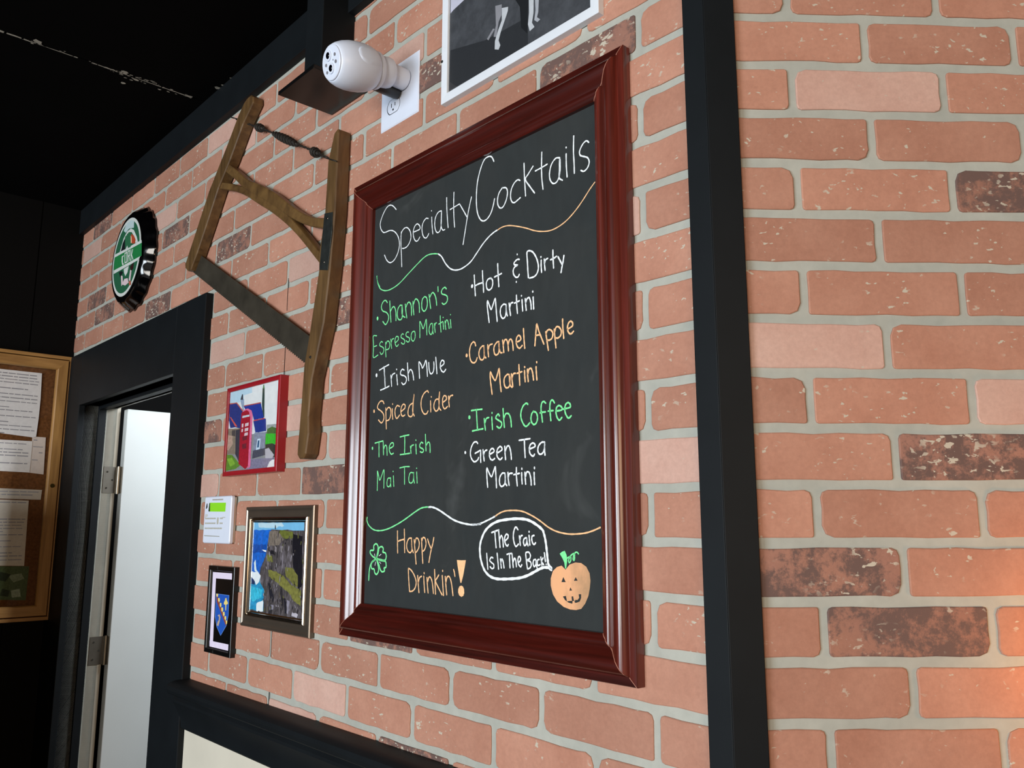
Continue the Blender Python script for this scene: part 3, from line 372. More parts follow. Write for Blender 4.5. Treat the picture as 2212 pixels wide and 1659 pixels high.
PRINTS={
'phone_box':[
('b8d8ea','-1307,1014,-103,988,-68,684,-664,652,-1272,677'),
('e2e8ea','-507,792,1115,848,1154,457,364,504,-485,613'),
('8fa5bf','-649,709,-474,700,-451,434,-508,440,-624,608'),
('3a3f4a','-594,831,-550,826,-521,695,-671,708'),
('2f4540','427,847,529,835,583,181,519,188,437,496'),
('4f8a5a','455,929,496,924,529,835,440,840'),
('20357f','-1275,667,-863,653,-506,430,-552,25,-857,80,-1126,83,-1223,271'),
('c0604f','-1277,681,-851,666,-486,437,-513,417,-871,644,-1274,657'),
('d05a50','-1183,347,-1124,342,-748,87,-859,96'),
('1f3a9a','-476,534,382,521,561,165,74,168,-30,354,-379,446'),
('b5524a','-456,552,380,540,391,516,-462,529'),
('21378c','56,145,662,146,712,-136,190,-131'),
('c04a50','54,163,601,169,611,145,57,136'),
('9aa6a8','717,2,1163,-18,1174,-128,727,-91'),
('3f6a35','747,-93,976,-57,1172,-110,1184,-229,738,-193'),
('2ab62a','698,-190,1176,-228,1169,-453,697,-438'),
('2c3330','704,-430,1014,-424,1170,-471,1167,-740,729,-660'),
('85796b','-1252,74,-567,36,-555,-583,-1265,-520'),
('b5998a','-1232,-77,-988,-115,-941,-305,-1147,-448,-1255,-422'),
('4a4648','-1027,16,-849,17,-830,-137,-1012,-104'),
('363846','-826,9,-564,17,-531,-776,-777,-550'),
('8790a5','149,-128,694,-153,681,-511,122,-539'),
('cfe4f5','309,-281,458,-283,445,-523,267,-524'),
('345a80','341,-317,414,-318,399,-473,311,-477'),
('4a4d5c','121,-530,712,-504,736,-661,92,-706'),
('5c8a30','-1304,-537,-953,-558,-483,-816,-733,-900,-1276,-917'),
('7fae3a','-1212,-641,-946,-617,-748,-783,-1008,-828'),
('817e98','10,-714,1129,-738,1129,-992,-149,-956'),
('b3b3bd','695,-530,869,-514,1135,-685,1047,-751,736,-734'),
('e6e8ea','939,-818,1069,-780,1157,-785,1167,-994,833,-984'),
('e0709c','-513,411,-402,458,-232,460,-56,395,12,273,14,-32,30,-880,-111,-920,-250,260'),
('a3122c','-563,396,-292,428,-180,378,-101,246,-91,-23,-89,-855,-215,-924,-573,-792,-586,18'),
('c8d4e0','-501,312,-143,311,-146,265,-512,265'),
('d8c4cc','-341,123,-164,133,-172,57,-348,47'),
('d8c4cc','-348,8,-167,14,-175,-58,-352,-63'),
('d8c4cc','-348,-98,-175,-92,-180,-159,-357,-164'),
('6b2030','-434,-168,-200,-167,-218,-261,-439,-264'),
('6b2030','-430,-341,-222,-337,-230,-450,-433,-456'),
('d8c4cc','-513,129,-427,131,-429,44,-511,43'),
('d8c4cc','-507,12,-434,12,-438,-61,-516,-61'),
],
'sea_cliff':[
('79c0ea','-1220,962,1073,952,1075,766,-1214,766'),
('bfe0ee','-951,930,116,955,234,868,-242,824,-901,840'),
('1668cf','-1207,775,-295,788,-503,232,-727,-22,-768,-182,-1189,-146,-1207,285'),
('0f4ea8','-1179,467,-510,478,-530,301,-1179,286'),
('2596c6','-1205,-147,-748,-181,-505,-466,-495,-917,-1187,-922'),
('0c2f60','-1201,-218,-976,-262,-962,-385,-1183,-378'),
('e9f4f8','-1192,-120,-833,-123,-688,-196,-772,-323,-902,-391,-970,-315,-1173,-217'),
('36bcdc','-1118,-411,-600,-471,-620,-646,-1040,-743,-1188,-681'),
('e9f4f8','-838,-782,-532,-675,-521,-919,-829,-930'),
('dff0f4','-1054,74,-982,147,-919,-64,-793,-130,-994,-103'),
('rock','-315,797,1074,778,1078,208,1090,-444,1068,-964,-512,-936,-516,-467,-735,-304,-663,33,-522,231,-456,514'),
('6a7030','60,781,636,753,648,623,331,603,32,694'),
('7c7268','-386,758,-12,760,260,593,54,470,-354,445,-441,549'),
('15131c','640,716,1029,669,1096,-281,951,-395,850,-96,700,47,624,497'),
('7c7c3e','-378,-52,-77,-67,294,-136,591,-290,1053,-397,1066,-704,795,-624,537,-459,133,-330,-327,-180'),
('74743a','385,36,667,29,903,-110,923,-339,731,-300,401,-132'),
('76783c','-450,268,-220,239,-170,119,-435,128'),
('8a8488','165,455,237,456,214,319,140,334'),
('8a8488','-131,467,-33,417,-41,313,-118,346'),
('1a1820','-383,357,-156,345,-148,267,-338,288'),
('20202a','-350,-320,-275,-316,-59,-612,-85,-715,-246,-589'),
('8d8a98','-192,-756,-43,-763,-71,-849,-201,-842'),
('20202a','373,-585,445,-597,507,-890,436,-879'),
('8d8a98','499,-610,623,-635,578,-902,513,-874'),
('c0bcc8','746,-840,986,-871,925,-940,717,-907'),
('f4f8fa','-699,361,-497,355,-501,316,-590,326'),
('303840','-158,885,-135,885,-112,801,-157,801'),
],
'crest':[
('e6dcf2','-512,832,509,843,521,704,-329,696'),
('e6dcf2','-512,832,-331,830,-287,-837,-465,-841'),
('e6dcf2','-483,-720,531,-707,527,-843,-464,-848'),
('5a86cf','-275,355,429,356,446,-84,368,-317,95,-561,-144,-381,-262,-165'),
('1f56b8','-246,344,409,344,423,-79,348,-308,92,-543,-122,-372,-236,-156'),
('e8cf78','-264,352,-154,352,-170,275,-246,291'),
('8a4238','-239,292,-171,282,361,-264,344,-326,40,-46,-205,169'),
('ecd77c','-150,256,-69,267,-44,207,-81,164,-143,201'),
('ecd77c','-37,153,38,165,53,97,9,60,-39,98'),
('ecd77c','52,57,139,69,154,3,112,-41,61,-4'),
('ecd77c','153,-31,232,-19,254,-85,208,-129,161,-92'),
('ecd77c','252,-119,327,-106,342,-165,303,-209,245,-166'),
('ecd77c','322,-207,400,-194,399,-261,352,-292'),
('ecd77c','240,280,294,290,313,244,381,194,385,161,307,142,311,14,276,11,256,138,178,140,179,181,224,231'),
('b9a690','-114,-126,-19,-92,39,-155,5,-267,-48,-359,-133,-346,-95,-261,-47,-176,-78,-144'),
('3a5ca0','-84,-151,-29,-140,-35,-215,-78,-260'),
],
'greyhound':[
('c6c8da','-1676,221,-1246,6,-1598,-50,-1674,-79'),
('2c2f33','-1667,-805,-718,-1043,334,-1113,332,-1640,-1706,-1573'),
('8e9097','-460,-529,-295,-579,-305,-774,-373,-864,-429,-1114,-499,-1082,-441,-894'),
('8e9097','-670,-1042,-515,-921,-466,-951,-578,-1038,-631,-1086'),
('c3c9cf','-295,-649,-139,-702,-145,-775,-227,-919,-324,-1086,-372,-1202,-329,-1312,-371,-1372,-470,-1322,-464,-1175,-398,-1037,-294,-872'),
('1b1e21','15,-627,352,-796,331,-1141,321,-1401,174,-1229,145,-842'),
('c3c9cf','356,-798,468,-854,463,-1102,427,-1261,484,-1361,373,-1384,335,-1246,361,-1052'),
('a9aeb6','497,-868,586,-913,571,-1140,542,-1220,613,-1291,551,-1308,481,-1242,509,-1080'),
],
'cap':[
('cfd6d2','-1081,346,1317,226,1355,129,-1101,253'),
('1f7a40','-1101,253,1355,129,1426,-299,-1083,-202'),
('cfd6d2','-1087,-189,1332,-288,1196,-369,-1058,-310'),
('cfd6d2','-641,323,-358,711,-59,861,266,869,551,746,869,439,1005,242,794,261,635,500,363,725,86,798,-163,732,-425,559,-528,332'),
('12181c','-552,321,-335,608,-42,784,43,464,-95,284'),
('2c6a48','-242,729,104,777,357,691,372,239,-130,293'),
('b0482c','321,677,591,559,791,366,750,260,462,329'),
('e9bd9a','284,639,384,565,455,359,365,358'),
('b8cdd0','-417,968,-190,1149,202,1161,517,1050,534,821,74,914,-189,847'),
('cfd6d2','-114,-364,344,-364,270,-558,93,-639,-51,-497'),
('cfd6d2','-95,284,51,367,162,220,-38,175'),
('301818','451,-413,786,-347,768,-555,585,-587'),
('12181c','-548,-372,-311,-378,-158,-460,-400,-572'),
('d8c4ca','-330,-528,-165,-577,-68,-857,-204,-899'),
('d8c4ca','-170,-847,31,-715,334,-758,455,-924,151,-956'),
('d8c4ca','447,-830,509,-531,635,-583,584,-929'),
('b5604a','463,-903,620,-891,672,-1040,523,-1031'),
('cfd6d2','-203,115,-214,75,-293,70,-233,-135,-160,-164,-148,-214,-285,-199,-372,-54,-391,118'),
('cfd6d2','-155,168,-88,163,-9,-188,-73,-196'),
('cfd6d2','29,170,96,166,179,-208,101,-209'),
('cfd6d2','-155,168,97,161,106,121,-145,125'),
('cfd6d2','-81,-159,171,-171,180,-213,-73,-196'),
('cfd6d2','142,166,202,158,285,-215,226,-215'),
('cfd6d2','142,166,345,156,353,119,211,118'),
('cfd6d2','286,159,353,149,391,-25,327,-25'),
('cfd6d2','180,-9,382,-10,390,-48,189,-46'),
('cfd6d2','270,-30,329,-33,469,-230,411,-230'),
('cfd6d2','412,146,470,144,554,-239,496,-237'),
('cfd6d2','509,-65,570,123,631,108,544,-108'),
('cfd6d2','516,-67,566,-62,727,-245,671,-250'),
],
'keypad':[
('lcd','-418,409,458,394,443,187,-404,199'),
('20301c','-469,401,-421,402,-400,199,-493,205'),
('a8a49c','-298,492,292,488,293,454,-297,460'),
('141414','-611,397,-579,394,-561,301,-613,267,-645,267,-634,336'),
('c8c8c4','-657,137,-531,140,-503,93,-675,42'),
('9fa098','-656,-361,204,-372,207,-390,-653,-382'),
('b8b8b0','302,66,459,65,457,48,305,47'),
],
'papers':[
('e9e9ea','548,3984,2952,3992,2986,3061,2983,2386,2958,1742,2863,1708,746,1874'),
('d9cfc8','2845,1740,3270,1737,3291,1070,3308,440,2836,486,2856,1277'),
('e4e2e0','776,1560,2859,1575,2868,1311,2865,487,873,528'),
],
'papers2':[
('c9c2b6','993,-60,3309,-97,3296,-437,1026,-411'),
('d2ccc0','1027,-426,2925,-476,2974,-2680,1232,-2610'),
],
'postcard':[
('4a5a34','1484,-2647,3129,-2699,3118,-3828,1583,-3710'),
('7c8a6c','2495,-2973,2918,-2930,3015,-3112,2702,-3217'),
('223018','2273,-2848,2599,-2948,2460,-3177,2140,-3105'),
('8c9a80','2646,-3479,2908,-3433,2959,-3701,2693,-3715'),
('223018','2376,-3407,2619,-3477,2584,-3680,2344,-3638'),
],
}

# ------------------------------------------------------------------ the setting: walls, floor, ceiling
def wall_obj(name, mat, holes, length, x_of, label, m, th=.11):
    """wall slab in its own frame; x runs to the right, the face is y=0; holes = rectangular panels that make up the slab"""
    mb = MB()
    for x0, x1, z0, z1 in holes: mb.box(x0, x1, 0, th, z0, z1)
    o = mb.obj(name, m); o.matrix_world = mat; return tag(o, label, 'wall', 'structure')
DL, DR, DT = 2.55, 1.69, .41                  # door opening: far side, near side, head (distance from the corner / height from the eye)
Z0 = -EYE; ZC = CEIL-EYE
wall_left = wall_obj('wall_left', frameA(), [(-DR, 0, Z0, ZC), (-DL, -DR, DT, ZC), (-LEN_A-.12, -DL, Z0, ZC)], LEN_A, None, 'long faux brick wall with pale grey mortar behind the chalkboard and the saw', M['mortar'])
wall_right = wall_obj('wall_right', frameB(), [(0, LEN_B, Z0, ZC)], LEN_B, None, 'faux brick wall facing the viewer to the right of the black corner trim', M['mortar'])
mb = MB(); mb.box(-3.4, .0, 0, .1, Z0, ZC)
for k in range(22): mb.box(-3.4+k*.155, -3.4+k*.155+.151, -.006, 0, Z0, ZC)
wall_back = mb.obj('wall_back', M['black_wall']); wall_back.matrix_world = frameC(0); tag(wall_back, 'black boarded end wall behind the oak notice cabinet', 'wall', 'structure')
mb = MB(); mb.box(-5.5, 3.0, -5.0, 5.2, -.1, 0); fl = mb.obj('floor', M['floor']); tag(fl, 'dark brown floor of the room', 'floor', 'structure')
# ceiling boards in the frame of the long wall (butt joint across it with bare plaster chips)
mb = MB(); mb.box(-1.608, 1.9, -3.4, 1.9, ZC, ZC+.05); mb.box(-LEN_A-1.2, -1.614, -3.4, 1.9, ZC+.001, ZC+.05)
ce = mb.obj('ceiling', M['black_ceiling']); ce.matrix_world = frameA(); tag(ce, 'black painted ceiling with one chipped joint', 'ceiling', 'structure')
mb = MB(); rs = random.Random(3)
for i in range(46):
    q = rs.gauss(-.20, .05) if i < 30 else rs.uniform(-.5, -.05); r_ = rs.uniform(.001, .0042); cx = -1.611+rs.gauss(0, .008)
    mb.add([(cx+r_*math.cos(t_)*rs.uniform(.5, 1.3), q+2*r_*math.sin(t_)*rs.uniform(.5, 1.3), ZC-.0014) for t_ in [j*math.pi/3 for j in range(6)]], [tuple(range(6))])
y = -.055
while y > -1.1:
    ln = rs.uniform(.012, .05); wd = .0012+.010*max(0, math.sin(y*9+1.0))**2+rs.uniform(0, .002)
    if rs.random() < .93:
        P = []
        for k in range(5): P.append((-1.611+wd*rs.uniform(.6, 1.3), y-ln*k/4))
        for k in range(4, -1, -1): P.append((-1.611-wd*rs.uniform(.6, 1.3), y-ln*k/4))
        mb.add([(a, b, ZC-.0012) for a, b in P], [tuple(range(10))])
    y -= ln*rs.uniform(.85, 1.15)
for cx, cy, sz in ((-1.60, -.235, .006), (-1.62, -.20, .004), (-1.66, -.22, .004), (-1.512, -.025, .005), (-1.49, -.021, .003), (-1.60, -.44, .008), (-1.44, -.02, .002)):
    sz *= 1.5; mb.add([(cx+sz*math.cos(t_)*rs.uniform(.5, 1.2), cy+sz*math.sin(t_)*rs.uniform(.6, 1.4), ZC-.0012) for t_ in [i*math.pi/4 for i in range(8)]], [tuple(range(8))])
tag(mb.obj('plaster_chips', M['chip'], ce), kind='stuff')

# ------------------------------------------------------------------ bricks
L, H = .199914, .0677
S0A, S0B, ZA, ZB = .10964, .109725, .654477, .656727
def outline(x0, x1, z0, z1, rs, rad=None):
    """irregular rounded brick face"""
    rc = [rs.choice((.003, .004, .006, .009, .014)) for _ in range(4)]; P = []
    def corner(cx, cz, r_, a0):
        for k in range(3):
            t_ = a0+k*math.pi/4; P.append((cx+r_*math.cos(t_), cz+r_*math.sin(t_)))
    w_ = x1-x0; rc = [min(r_, w_*.4) for r_ in rc]
    nl = max(1, int(w_/.030))
    corner(x1-rc[0], z1-rc[0], rc[0], 0)
    for k in range(1, nl): P.append((x1-w_*k/nl+rs.uniform(-.004, .004), z1+rs.uniform(-.0016, .0010)))
    corner(x0+rc[1], z1-rc[1], rc[1], math.pi/2); P.append((x0+rs.uniform(-.0008, .0012), (z0+z1)/2+rs.uniform(-.008, .008)))
    corner(x0+rc[2], z0+rc[2], rc[2], math.pi)
    for k in range(1, nl): P.append((x0+w_*k/nl+rs.uniform(-.004, .004), z0+rs.uniform(-.0008, .0016)))
    corner(x1-rc[3], z0+rc[3], rc[3], 1.5*math.pi); P.append((x1+rs.uniform(-.0012, .0008), (z0+z1)/2+rs.uniform(-.008, .008)))
    return P
def brick_mesh(kind, x0, x1, z0, z1, rs):
    mb = MB(); mb.prism(outline(x0, x1, z0, z1, rs), -.0022, .001, 0, .0012, .0009); return mb.mesh('brick', M[kind])
rs = random.Random(11); BW, BH = L-.0105, H-.0118
VAR = {'brick': [brick_mesh('brick', -BW/2, BW/2, -BH/2, BH/2, rs) for _ in range(14)], 'pink': [brick_mesh('pink', -BW/2, BW/2, -BH/2, BH/2, rs) for _ in range(6)], 'dark': [brick_mesh('dark', -BW/2, BW/2, -BH/2, BH/2, rs) for _ in range(6)]}
DARK_A = {(0, 0), (-5, 11), (-2, 8), (0, 6), (-1, 11), (0, 11), (1, 8), (4, 3), (7, 6), (9, 3), (13, 2), (16, 2), (-2, 2), (16, 0)}
PINK_A = {(-4, 12), (-3, 8), (-5, 6), (-4, 6), (2, 4), (4, 6), (8, 3), (9, 6), (7, 4), (15, 3), (16, 4), (-3, 2), (9, -1), (4, 0)}
DARK_B = {(4, 1), (9, 0), (11, -1), (12, 0)}; PINK_B = {(2, 0), (7, -1), (8, 1)}
def lay(wall, sign, s0, ztop, length, rows, dark, pink, skip, clamp, H=H, L=L, tilt=0.0):
    for k in rows:
        off = 0 if k % 2 == 0 else .5; zc = ztop-(k-.5)*H
        for m_ in range(-2, 16):
            a = s0+(m_+off)*L+.00525; b = a+BW
            lo, hi = clamp(zc)
            a2, b2 = max(a, lo), min(b, hi)
            if b2-a2 < .012 or skip(a2, b2, zc): continue
            kind = 'dark' if (k, m_) in dark else 'pink' if (k, m_) in pink else 'brick'
            whole = a2 == a and b2 == b
            me = rs.choice(VAR[kind]) if whole else brick_mesh(kind, -(b2-a2)/2, (b2-a2)/2, -BH/2, BH/2, rs)
            o = bpy.data.objects.new('brick', me); COL.objects.link(o); o.parent = wall
            o.location = (sign*(a2+b2)/2, -rs.uniform(0, .0006), zc+tilt*(a2+b2)/2)      # the long panel hangs half a degree out of level
            o.rotation_euler = (0, tilt+(math.pi if whole and rs.random() < .5 else 0), 0)
lay(wall_left, -1, .10801, .65082, LEN_A, range(-6, 17), DARK_A, PINK_A, lambda a, b, z: (a > .15 and b < .79 and -.16 < z < .62), lambda z: (.004, 1.52) if z < .56 else (.004, LEN_A-.003), H=.067267, L=.20024, tilt=.01107)
lay(wall_right, 1, S0B, ZB, LEN_B, range(-6, 16), DARK_B, PINK_B, lambda a, b, z: False, lambda z: (.004, LEN_B-.003))
# vertical board joint in the brick panelling (dark hairline)
mb = MB()
for z0, z1 in ((.47, .545), (.34, .40), (.15, .36), (-.27, -.19), (-.365, -.34)): mb.box(-1.1035, -1.1022, -.0032, -.002, z0, z1)
mb.obj('panel_joint', M['black_trim'], wall_left)

# ------------------------------------------------------------------ trims
def extrude_profile(prof, x0, x1):
    mb = MB(); n = len(prof); vs = [(x0, -d_, z) for d_, z in prof]+[(x1, -d_, z) for d_, z in prof]
    fs = [(i, (i+1) % n, n+(i+1) % n, n+i) for i in range(n)]+[tuple(range(n)), tuple(reversed(range(n, 2*n)))]
    return mb.add(vs, fs)
mb = MB(); mb.box(-LEN_A, 0.0, -.020, 0, 1.0715, ZC); t1 = mb.obj('trim_1', M['black_trim'], bevel=.0015); t1.matrix_world = frameA(); tag(t1, 'black crown board running along the top of the brick wall', 'trim', 'structure')
mb = MB(); mb.box(0.0, LEN_B, -.020, 0, 1.0715, ZC); t = mb.obj('trim_5', M['black_trim'], bevel=.0015); t.matrix_world = frameB(); tag(t, 'black crown board over the right brick wall', 'trim', 'structure')
t2 = empty('trim_2', frameA(), 'wide black flat casing boards around the open door', 'trim', 'structure')
for pr in ((-DR-.012, -1.5115, Z0, .5945), (-LEN_A+.002, -DL+.012, Z0, .5945), (-DL+.012, -DR-.012, DT-.004, .5945)):
    mb = MB(); mb.box(pr[0], pr[1], -.0205, .0, pr[2], pr[3]); mb.obj('casing_board', M['black_trim'], t2, bevel=.002)
# corner trim: one angle of two boards, seen from both sides
t3 = empty('trim_3', Matrix.Translation(CORNER+Vector((0, 0, EYE))), 'tall black corner guard where the two brick walls meet', 'trim', 'structure')
def plan(s_, d_, w_): q = (dA*s_-nA*d_) if w_ == 'A' else (dB*s_-nB*d_); return (q.x, q.y)
D_ = .009
bis = (-(nA+nB)).normalized(); k_ = D_/(bis.dot(-nA)); tip = (bis.x*k_, bis.y*k_)
for w_, e in (('A', .0285), ('B', .0365)):
    mb = MB(); P = [plan(e, .0, w_), plan(e, D_, w_), tip, (0, 0)]
    vs = [(x, y, z) for z in (-.365, ZC-.001) for x, y in P]; mb.add(vs, [(0, 1, 2, 3), (7, 6, 5, 4)]+[(i, (i+1) % 4, 4+(i+1) % 4, 4+i) for i in range(4)])
    mb.obj('corner_board', M['black_trim'], t3, bevel=.0012)
RAIL = [(0, -.365), (.034, -.366), (.046, -.369), (.053, -.375), (.055, -.383), (.052, -.391), (.044, -.396), (.036, -.398), (.033, -.402), (.037, -.408), (.037, -.414), (.031, -.424), (.024, -.438), (.019, -.452), (.017, -.462), (.016, -.474), (.014, -.477), (0, -.477)]
o = extrude_profile(RAIL, -1.516, .0).obj('trim_4', M['black_trim'], auto=.5); o.matrix_world = frameA(); tag(o, 'black moulded chair rail under the brick, above cream panelling', 'trim', 'structure')
o = extrude_profile(RAIL, 0, LEN_B).obj('trim_6', M['black_trim'], auto=.5); o.matrix_world = frameB(); tag(o, 'black moulded chair rail under the right brick wall', 'trim', 'structure')
mb = MB(); mb.box(-1.512, 0, -.006, 0, Z0+.12, -.47); o = mb.obj('wall_panel', M['cream']); o.matrix_world = frameA(); tag(o, 'cream painted lower wall panel beneath the black chair rail', 'wall', 'structure')
mb = MB(); mb.box(0, LEN_B, -.006, 0, Z0+.12, -.47); o = mb.obj('wall_panel', M['cream']); o.matrix_world = frameB(); tag(o, 'cream lower panel under the right brick wall', 'wall', 'structure')
mb = MB(); mb.box(-1.512, 0, -.014, 0, Z0, Z0+.12); o = mb.obj('baseboard_left', M['black_trim'], bevel=.002); o.matrix_world = frameA(); tag(o, 'black baseboard under the long brick wall', 'baseboard', 'structure')
mb = MB(); mb.box(0, LEN_B, -.014, 0, Z0, Z0+.12); o = mb.obj('baseboard_right', M['black_trim'], bevel=.002); o.matrix_world = frameB(); tag(o, 'black baseboard under the right brick wall', 'baseboard', 'structure')

# ------------------------------------------------------------------ the door, opened away from us
door = empty('door_1', frameA(), 'white door standing open inside the black casing', 'door', 'structure')
mb = MB(); mb.box(-DL-.018, -DL, 0.0, .076, Z0, DT+.018); mb.box(-DR, -DR+.018, .0, .112, Z0, DT+.018); mb.box(-DL, -DR, 0, .076, DT, DT+.018)
mb.box(-DL, -DL+.012, .046, .070, Z0, DT); mb.box(-DR-.012, -DR, .046, .070, Z0, DT); mb.box(-DL+.012, -DR-.012, .046, .070, DT-.012, DT)
mb.obj('jamb', M['black_trim'], door, bevel=.0012)
mb = MB(); mb.box(-DL-.018, -DL, .076, .122, Z0, DT+.018); mb.box(-DL, -DR, .076, .118, DT, DT+.018)
mb.obj('door_frame_edge', M['jamb_white'], door, bevel=.001)
mb = MB(); mb.box(-DL-.010, -DL+.026, .136, .136+.84, Z0+.008, DT-.004); mb.obj('door_leaf', M['white_paint'], door, bevel=.002)
for hz in (.155, -.42):
    h = MB().box(-DL-.001, -DL+.0016, .080, .124, hz-.046, hz+.046).obj('hinge', M['steel'], door)
    mb = MB(); mb.tube([(-DL+.006, .129, hz-.048), (-DL+.006, .129, hz+.048)], .0055, 12); mb.obj('hinge_pin', M['steel'], h, smooth=False)
    mb = MB(); mb.box(-DL+.004, -DL+.026, .1335, .1358, hz-.046, hz+.046); mb.obj('hinge_leaf', M['steel'], h)
    for sx in (-.028, 0, .028):
        mb = MB(); mb.tube([(-DL+.0010, .100+(.01 if sx == 0 else -.008), hz+sx), (-DL+.0028, .100+(.01 if sx == 0 else -.008), hz+sx)], .0034, 10); mb.obj('screw', M['silver'], h)
mb = MB(); mb.box(-.05, .05, -1.05, -.007, Z0, .12); o = mb.obj('shade_partition', M['black_wall']); o.matrix_world = frameC(.82); tag(o, 'black chest-high partition added out of view to shade the notice cabinet', 'wall', 'structure')  # unseen partition, added to shade the lower part of the cabinet
# walls of the dark back room beyond the door
mb = MB(); mb.box(-3.6, -1.0, 1.9, 1.95, Z0, ZC); o = mb.obj('wall_beyond', M['black_wall']); o.matrix_world = frameA(); tag(o, 'dark wall of the room behind the open door', 'wall', 'structure')
mb = MB(); mb.box(-3.6, -3.55, .1, 1.9, Z0, ZC); o = mb.obj('wall_beyond', M['black_wall']); o.matrix_world = frameA(); tag(o, 'dark side wall of the room behind the open door', 'wall', 'structure')

# ------------------------------------------------------------------ black column with base plate under the ceiling
co = empty('box_column', frameA(.867, .874), 'short black square column hanging from the ceiling with a wider flat base plate', 'column')
mb = MB(); mb.box(-.064, .006, -.078, -.001, .008, ZC-.875); mb.obj('shaft', M['black_trim'], co, bevel=.0015)
mb = MB(); mb.box(-.0725, .072, -.130, -.0035, 0, .008); mb.obj('base_plate', M['black_frame'], co, bevel=.001)

# ------------------------------------------------------------------ chalkboard
cb = empty('chalkboard', frameA(.46995, .2335), 'large chalkboard menu in a glossy mahogany frame, headed Specialty Cocktails', 'chalkboard')
W_, H_ = .6932, .8640
PROF = [(0, .002), (0, .0165), (.0008, .0178), (.0100, .0186), (.0116, .0180), (.0125, .0205), (.0150, .0245), (.0190, .0268), (.0235, .0268), (.0290, .0248), (.0350, .0205), (.0400, .0166), (.0440, .0150), (.0452, .0163), (.0480, .0172), (.0510, .0166), (.0530, .0150), (.0560, .0140), (.0585, .0125), (.0600, .0108), (.0600, .002)]
mitred(cb, W_, H_, PROF, [M['mahog_h'], M['mahog_v']])
for sx, sz in ((-1, 1), (1, 1), (-1, -1), (1, -1)):      # worn line along each mitre
    pp = PROF[2:20]; mb = MB()
    for i in range(len(pp)-1):
        (u0, h0), (u1, h1) = pp[i], pp[i+1]; e = .0007
        a = (sx*(W_/2-u0), -(h0+.0003), sz*(H_/2-u0)); b = (sx*(W_/2-u1), -(h1+.0003), sz*(H_/2-u1))
        mb.add([(a[0]-sx*e, a[1], a[2]), (a[0]+sx*e, a[1], a[2]), (b[0]+sx*e, b[1], b[2]), (b[0]-sx*e, b[1], b[2])], [(0, 1, 2, 3)])
    mb.obj('worn_mitre', M['mahog_edge'], cb)
mb = MB(); mb.box(-W_/2+.05, W_/2-.05, -.0045, -.002, -H_/2+.05, H_/2-.05); board = mb.obj('board', M['board'], cb)
def ribbon(mb, P, wd, y, taper=True):
    P = [Vector(q) for q in P]; n = len(P); vs = []; fs = []
    if n < 2: return
    for i in range(n):
        d_ = (P[min(i+1, n-1)]-P[max(i-1, 0)]); d_ = d_.normalized() if d_.length else Vector((1, 0)); nn = Vector((-d_.y, d_.x))
        w_ = wd/2*(1+.13*math.sin(i*1.7+P[0].x*90))
        a = P[i]+nn*w_; b = P[i]-nn*w_; vs += [(a.x, y, a.y), (b.x, y, b.y)]
    for i in range(n-1): fs.append((2*i, 2*i+1, 2*i+3, 2*i+2))
    mb.add(vs, fs)
    for e, s_ in ((0, 1), (n-1, -1)):                      # round ends
        d_ = (P[min(e+1, n-1)]-P[max(e-1, 0)]).normalized()*(-s_); nn = Vector((-d_.y, d_.x)); c = P[e]
        w_ = wd/2*(1+.13*math.sin(e*1.7+P[0].x*90))
        mb.add([(c.x+(nn*math.cos(t_)+d_*math.sin(t_)).x*w_, y, c.y+(nn*math.cos(t_)+d_*math.sin(t_)).y*w_) for t_ in [j*math.pi/5 for j in range(6)]], [tuple(range(6))])
def flat(mb, name, m_, parent):
    me = bpy.data.meshes.new(name); me.from_pydata(mb.v, [], mb.f); me.materials.append(m_)
    o = bpy.data.objects.new(name, me); COL.objects.link(o); o.parent = parent; return o
LET = {'ampersand': 'ampersand in white chalk', 'dirty': 'Dirty in white chalk', 'title': 'heading Specialty Cocktails in white chalk', 'shannons': "Shannon's in green chalk", 'espresso': 'Espresso Martini in green chalk', 'irish_mule': 'Irish Mule in white chalk', 'spiced_cider': 'Spiced Cider in orange chalk',
       'the_irish': 'The Irish in green chalk', 'mai_tai': 'Mai Tai in green chalk', 'hot_dirty': 'Hot in white chalk', 'martini_one': 'Martini in white chalk under Hot & Dirty', 'caramel': 'Caramel Apple in orange chalk',
       'martini_two': 'Martini in orange chalk', 'irish_coffee': 'Irish Coffee in green chalk', 'green_tea': 'Green Tea in white chalk', 'martini_three': 'Martini in white chalk under Green Tea', 'happy': 'Happy in orange chalk', 'drinkin': "Drinkin' in orange chalk",
       'the_craic': 'The Craic in white chalk', 'is_in_the_back': 'Is In The Back! in white chalk', 'bubble': 'white chalk speech bubble outline', 'clover': 'four-leaf clover in green chalk', 'wave': 'wavy chalk line', 'bullet': 'chalk bullet dot', 'pumpkin_stem': 'curly green pumpkin vine'}
KIND = {'clover': 'chalk_clover', 'wave': 'chalk_line', 'bubble': 'chalk_bubble', 'bullet': 'chalk_bullet', 'pumpkin_stem': 'chalk_vine'}
for name, c, wd, body in CHALK:
    mb = MB()
    for st_ in body.split('|'):
        P = ints(st_)
        ribbon(mb, smooth_line(P, 4), wd/1000, -.0048)
    o = flat(mb, KIND.get(name, 'chalk_lettering'), M[c], board); o['label'] = LET[name] if name not in ('wave', 'bullet') else {'W': 'white ', 'G': 'green ', 'O': 'orange '}[c]+LET[name]
